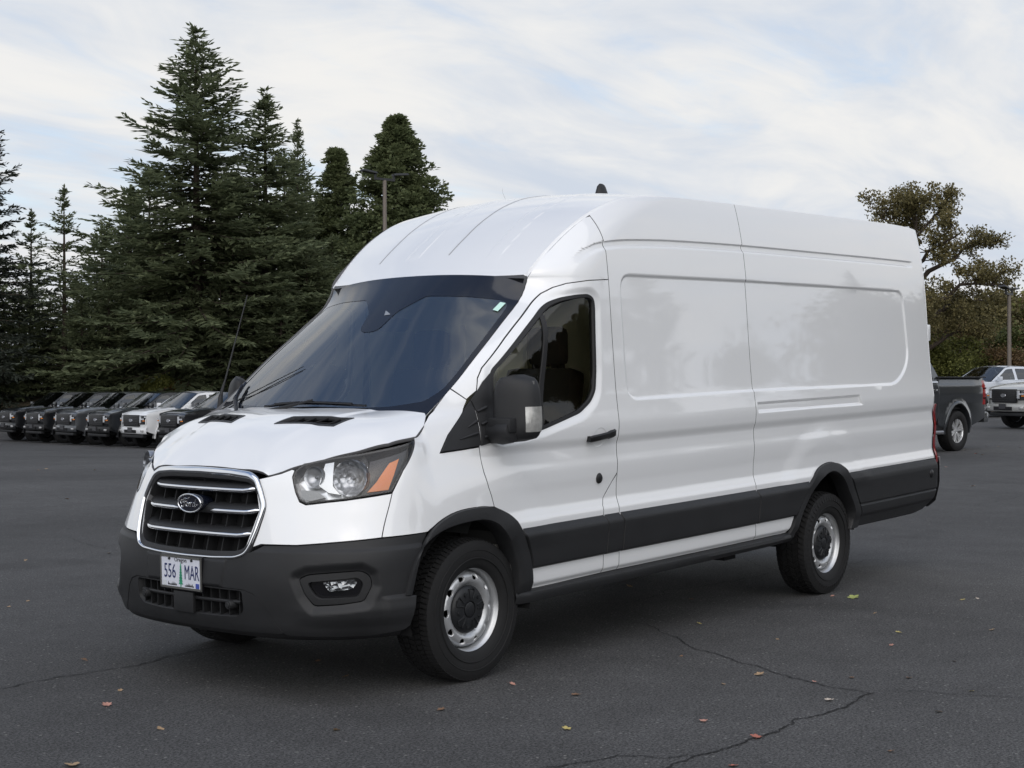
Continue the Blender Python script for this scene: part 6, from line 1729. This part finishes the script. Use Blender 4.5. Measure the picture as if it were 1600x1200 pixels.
def put_pickup(loc, rz, paint, rimm, bump, label, name='pickup_truck', group=None, sz=1.0):
    t = empty(name, loc, rz, label, 'pickup', group); t.scale = (1, 1, sz)
    def inst(e, par):
        nm, me, isp, ch = e
        o = obj(nm, me, par)
        if not len(me.materials): me.materials.append(paint)
        if isp or me.materials[0] is None or nm == 'front_bumper':
            o.material_slots[0].link = 'OBJECT'; o.material_slots[0].material = bump if nm == 'front_bumper' else paint
        for c in ch: inst(c, o)
    for e in TRUCK: inst(e, t)
    for x in (0, 3.68):
        for sg in (-1, 1):
            w = bpy.data.objects.new('wheel', None); COL.objects.link(w); w.parent = t; w.location = (x, sg*.87, .415); w.rotation_euler = (0, x*.7+.3, 0 if sg < 0 else math.pi)
            for nm, me, isr in TWM:
                o = obj(nm, me, w)
                if isr:
                    if not len(me.materials): me.materials.append(rimm)
                    o.material_slots[0].link = 'OBJECT'; o.material_slots[0].material = rimm
    return t
def fleet():
    blk = car_paint('truck_black', (.010, .011, .013)); gry = car_paint('truck_grey', (.085, .09, .098), .5); wht = car_paint('truck_white', (.74, .75, .76), 0); slv = car_paint('truck_silver', (.46, .46, .44), .25); dgry = car_paint('truck_dark_grey', (.045, .05, .056), .5); pale = car_paint('truck_pale', (.62, .66, .72), 0)
    bb = mat('truck_bumper_black', (.018, .018, .019), .4)
    g = 'pickups parked in a row at the left'
    ex, ey = 30.1, 40.4
    rows = [(-1, blk, bb, 'black pickup half hidden by the van hood, rightmost of the left row'), (0, wht, wht, 'white pickup in the row of dark trucks at the left'), (1, blk, bb, 'black pickup directly left of the white one'), (2, gry, gry, 'grey pickup in the left row, second left of the white one'), (3, blk, bb, 'black pickup in the left row, between the grey one and the leftmost'), (4, blk, blk, 'leftmost dark pickup of the row, cut by the picture edge')]
    for k, p, b, lab in rows:
        x, y = ex+.34*k, ey+2.74*k
        put_pickup((x, y, float(ground_z(x, y))), math.radians(-8+[.8, -.6, .3, -1.0, .5, 0][k]), p, WHEEL_BLK, b, lab, group=g, sz=1.09)
    # right-hand vehicles
    def place(px, d, rz, axle, *a, **k):
        x, y, z = gpos(px, d); c, s = math.cos(rz), math.sin(rz)
        return put_pickup((x-axle[0]*c+axle[1]*s, y-axle[0]*s-axle[1]*c, z), rz, *a, **k)
    place(1490, 30.0, math.radians(-6), (3.68, -.9), dgry, WHEEL_CHR, dgry, 'dark grey pickup with bright alloy wheels, its tail showing past the van rear')
    place(1568, 43.0, math.radians(-34), (-1.0, 0), slv, WHEEL_CHR, slv, 'silver pickup facing the camera at the right edge')
    place(1588, 56.0, math.radians(-24), (1.9, -.9), pale, WHEEL_CHR, pale, 'pale blue-white pickup between the grey tail and the silver front')
    place(1640, 62.0, math.radians(-20), (1.9, -.9), dgry, WHEEL_BLK, dgry, 'dark pickup roof showing behind the silver one at the right')
    x, y, z = gpos(217, 86)
    put_pickup((x, y, z), math.radians(10), wht, WHEEL_BLK, wht, 'white vehicle glimpsed through the firs on the road behind')
fleet()
# ---------------------------------------------------------------- cracks and fallen leaves
def on_ground(px, py):
    d = _f+_r*((px-800)/(1600*CAM_F))+_u*((600-py)/(1600*CAM_F)); c = np.array(CAM_LOC)
    t = -c[2]/d[2]; p = c+d*t
    for _ in range(4):
        t = (float(ground_z(p[0], p[1]))-c[2])/d[2]; p = c+d*t
    return p
CRK = mat('crack_dark', (.009, .009, .0095), .95)
def cracks():
    L = [[(980, 970), (1030, 987), (1065, 1002), (1085, 1014), (1120, 1022), (1150, 1034), (1180, 1040), (1230, 1057), (1265, 1066), (1300, 1075), (1375, 1087)],
         [(1375, 1080), (1440, 1080), (1475, 1085), (1525, 1087), (1600, 1092), (1700, 1100)],
         [(1375, 1082), (1340, 1095), (1300, 1112), (1265, 1122), (1225, 1137), (1195, 1150), (1160, 1162), (1110, 1177), (1080, 1185), (1050, 1198), (980, 1230)],
         [(800, 1215), (855, 1199), (925, 1190), (965, 1181), (1040, 1186), (1080, 1180)],
         [(-60, 1088), (0, 1077), (64, 1064), (140, 1051), (191, 1044), (229.5, 1036), (255, 1028), (297, 1019), (370, 1007), (430, 1000)],
         [(105, 838), (123, 847), (149, 854), (187, 864)],
         [(1300, 890), (1321, 885), (1361, 875), (1450, 880), (1500, 882), (1600, 884)],
         [(1438, 812), (1470, 819), (1520, 816), (1600, 822)], [(1480, 800), (1530, 790), (1600, 770)],
         [(970, 945), (1020, 933), (1090, 918), (1160, 905), (1215, 893)], [(1145, 870), (1180, 882), (1215, 893)]]
    r = np.random.RandomState(3)
    wd = [.009, .006, .011, .008, .010, .006, .007, .006, .006, .008, .007]
    for pts, w0 in zip(L, wd):
        P = np.array([on_ground(*p) for p in pts])
        # fractal subdivision
        for _ in range(4):
            m = (P[1:]+P[:-1])/2; s = np.linalg.norm(P[1:]-P[:-1], axis=1)
            m[:, :2] += r.randn(len(m), 2)*(s*.07)[:, None]
            Q = np.empty((len(P)+len(m), 3)); Q[0::2] = P; Q[1::2] = m; P = Q
        P[:, 2] = ground_z(P[:, 0], P[:, 1])+.004
        T = np.gradient(P, axis=0); nrm = np.stack([-T[:, 1], T[:, 0], np.zeros(len(T))], 1); nrm = unit(nrm)
        w = w0*(.35+.9*r.rand(len(P)))*np.clip(np.minimum(np.arange(len(P)), np.arange(len(P))[::-1])/6.0, .15, 1)
        a = P+nrm*w[:, None]*.5; b = P-nrm*w[:, None]*.5
        mb = MB(); mb.grid(np.stack([a, b], 1)); mb.build('asphalt_crack', CRK, GROUND, fix=False)
cracks()
def leaf_mesh(seed, lob=5):
    r = np.random.RandomState(seed); n = 40; th = np.linspace(0, 2*math.pi, n, endpoint=False)
    rad = .55+.45*np.abs(np.cos(th*lob/2.0))**.8; rad *= 1-.35*np.exp(-((th-math.pi)/.5)**2); rad *= .9+.2*r.rand(n)
    X = rad*np.cos(th)*.5; Y = rad*np.sin(th)*.42
    Z = .10*np.abs(Y)*2*r.uniform(.4, 1.2)+.14*X*X+.05*r.rand(n)
    V = [(0, 0, .02)]+list(zip(X*.5, Y*.5, Z*.35+.02))+list(zip(X, Y, Z+.02))
    F = [(0, 1+i, 1+(i+1) % n) for i in range(n)]+[(1+i, 1+n+i, 1+n+(i+1) % n, 1+(i+1) % n) for i in range(n)]
    # stalk
    b = len(V); V += [(-.42, -.012, .03), (-.75, -.01, .06), (-.75, .01, .06), (-.42, .012, .03)]; F.append((b, b+1, b+2, b+3))
    return V, F
def leaves():
    shapes = [leaf_mesh(1, 5), leaf_mesh(2, 7), leaf_mesh(3, 3), leaf_mesh(4, 5)]
    cols = {'tan': (.32, .22, .13), 'pink': (.42, .22, .17), 'red': (.38, .13, .09), 'brown': (.17, .10, .06), 'yellow': (.40, .33, .12), 'green': (.32, .36, .12), 'pale': (.50, .43, .36)}
    me = {}
    for c, v in cols.items():
        m = mat('leaf_'+c, v, .75, var=.3, vscale=2.5)
        for i, (V, F) in enumerate(shapes): me[c, i] = mesh_from('fallen_leaf', np.array(V), F, m, smooth=True)
    special = {(1181, 1153): ('red', .062, 'reddish lobed leaf lying right on the long crack, lower right'), (1333, 935): ('green', .095, 'yellow-green leaf on the asphalt just right of the rear wheel'),
               (1296, 1095): ('pale', .050, 'pale leaf just above the crack junction, lower right'), (113, 1197): ('tan', .075, 'tan leaf at the bottom left edge of the picture'),
               (167, 1103): ('pink', .060, 'pinkish leaf below the crack at the lower left'), (1187, 1055): ('tan', .055, 'tan leaf touching the upper crack right of the van'), (983, 917): ('tan', .06, 'tan leaf in the shadow under the van sill')}
    rest = [(132, 1032, 'brown'), (14, 949, 'tan'), (540, 1058, 'tan'), (497, 1034, 'brown'), (525, 1142, 'tan'), (800, 1070, 'pink'), (1080, 937, 'brown'), (1092, 975, 'yellow'), (1301, 932, 'pink'), (1367, 959, 'tan'), (1527, 936, 'pale'), (1504, 938, 'yellow'), (1404, 989, 'yellow'), (1393, 1009, 'pink'), (1491, 1034, 'brown'),
            (1272, 1066, 'pink'), (1099, 1128, 'pink'), (1518, 1081, 'yellow'), (1467, 1113, 'tan'), (1393, 1175, 'brown'), (1065, 1026, 'brown'), (900, 1087, 'brown'), (885, 1140, 'yellow'), (1145, 1198, 'red'), (1507, 703, 'pale'), (1525, 709, 'red'), (1541, 698, 'pale'), (1535, 711, 'tan'), (1560, 698, 'tan'), (1594, 700, 'pale'), (1478, 730, 'pink'), (1520, 760, 'tan'), (1466, 722, 'pale'),
            (44, 940, 'tan'), (148, 735, 'tan'), (72, 733, 'tan'), (170, 865, 'tan'), (40, 876, 'tan'), (188, 1080, 'tan'), (105, 780, 'tan'), (60, 735, 'brown'), (1130, 1070, 'tan'), (1330, 1060, 'brown'), (1215, 1000, 'tan'), (1550, 985, 'tan'), (1420, 1060, 'brown'), (690, 1110, 'brown'), (250, 1140, 'tan')]
    r = np.random.RandomState(12)
    for (px, py), (c, s, lab) in special.items():
        p = on_ground(px, py); o = obj('fallen_leaf', me[c, r.randint(4)]); o.location = (p[0], p[1], p[2]+.003); o.scale = (s, s, s); o.rotation_euler = (r.randn()*.12, r.randn()*.12, r.rand()*6.28); tag(o, lab, 'leaf', 'fallen leaves on the asphalt')
    for px, py, c in rest:
        p = on_ground(px, py); s = .024+.026*r.rand()+(.03 if py < 800 else 0); o = obj('fallen_leaf', me[c, r.randint(4)]); o.location = (p[0], p[1], p[2]+.003); o.scale = (s, s, s); o.rotation_euler = (r.randn()*.15, r.randn()*.15, r.rand()*6.28)
        tag(o, 'small %s dry leaf scattered on the asphalt' % {'tan': 'tan', 'pink': 'pinkish', 'red': 'red', 'brown': 'brown', 'yellow': 'yellowish', 'green': 'green', 'pale': 'pale'}[c], 'leaf', 'scattered %s leaves' % c)['px'] = px
leaves()
ordinals()
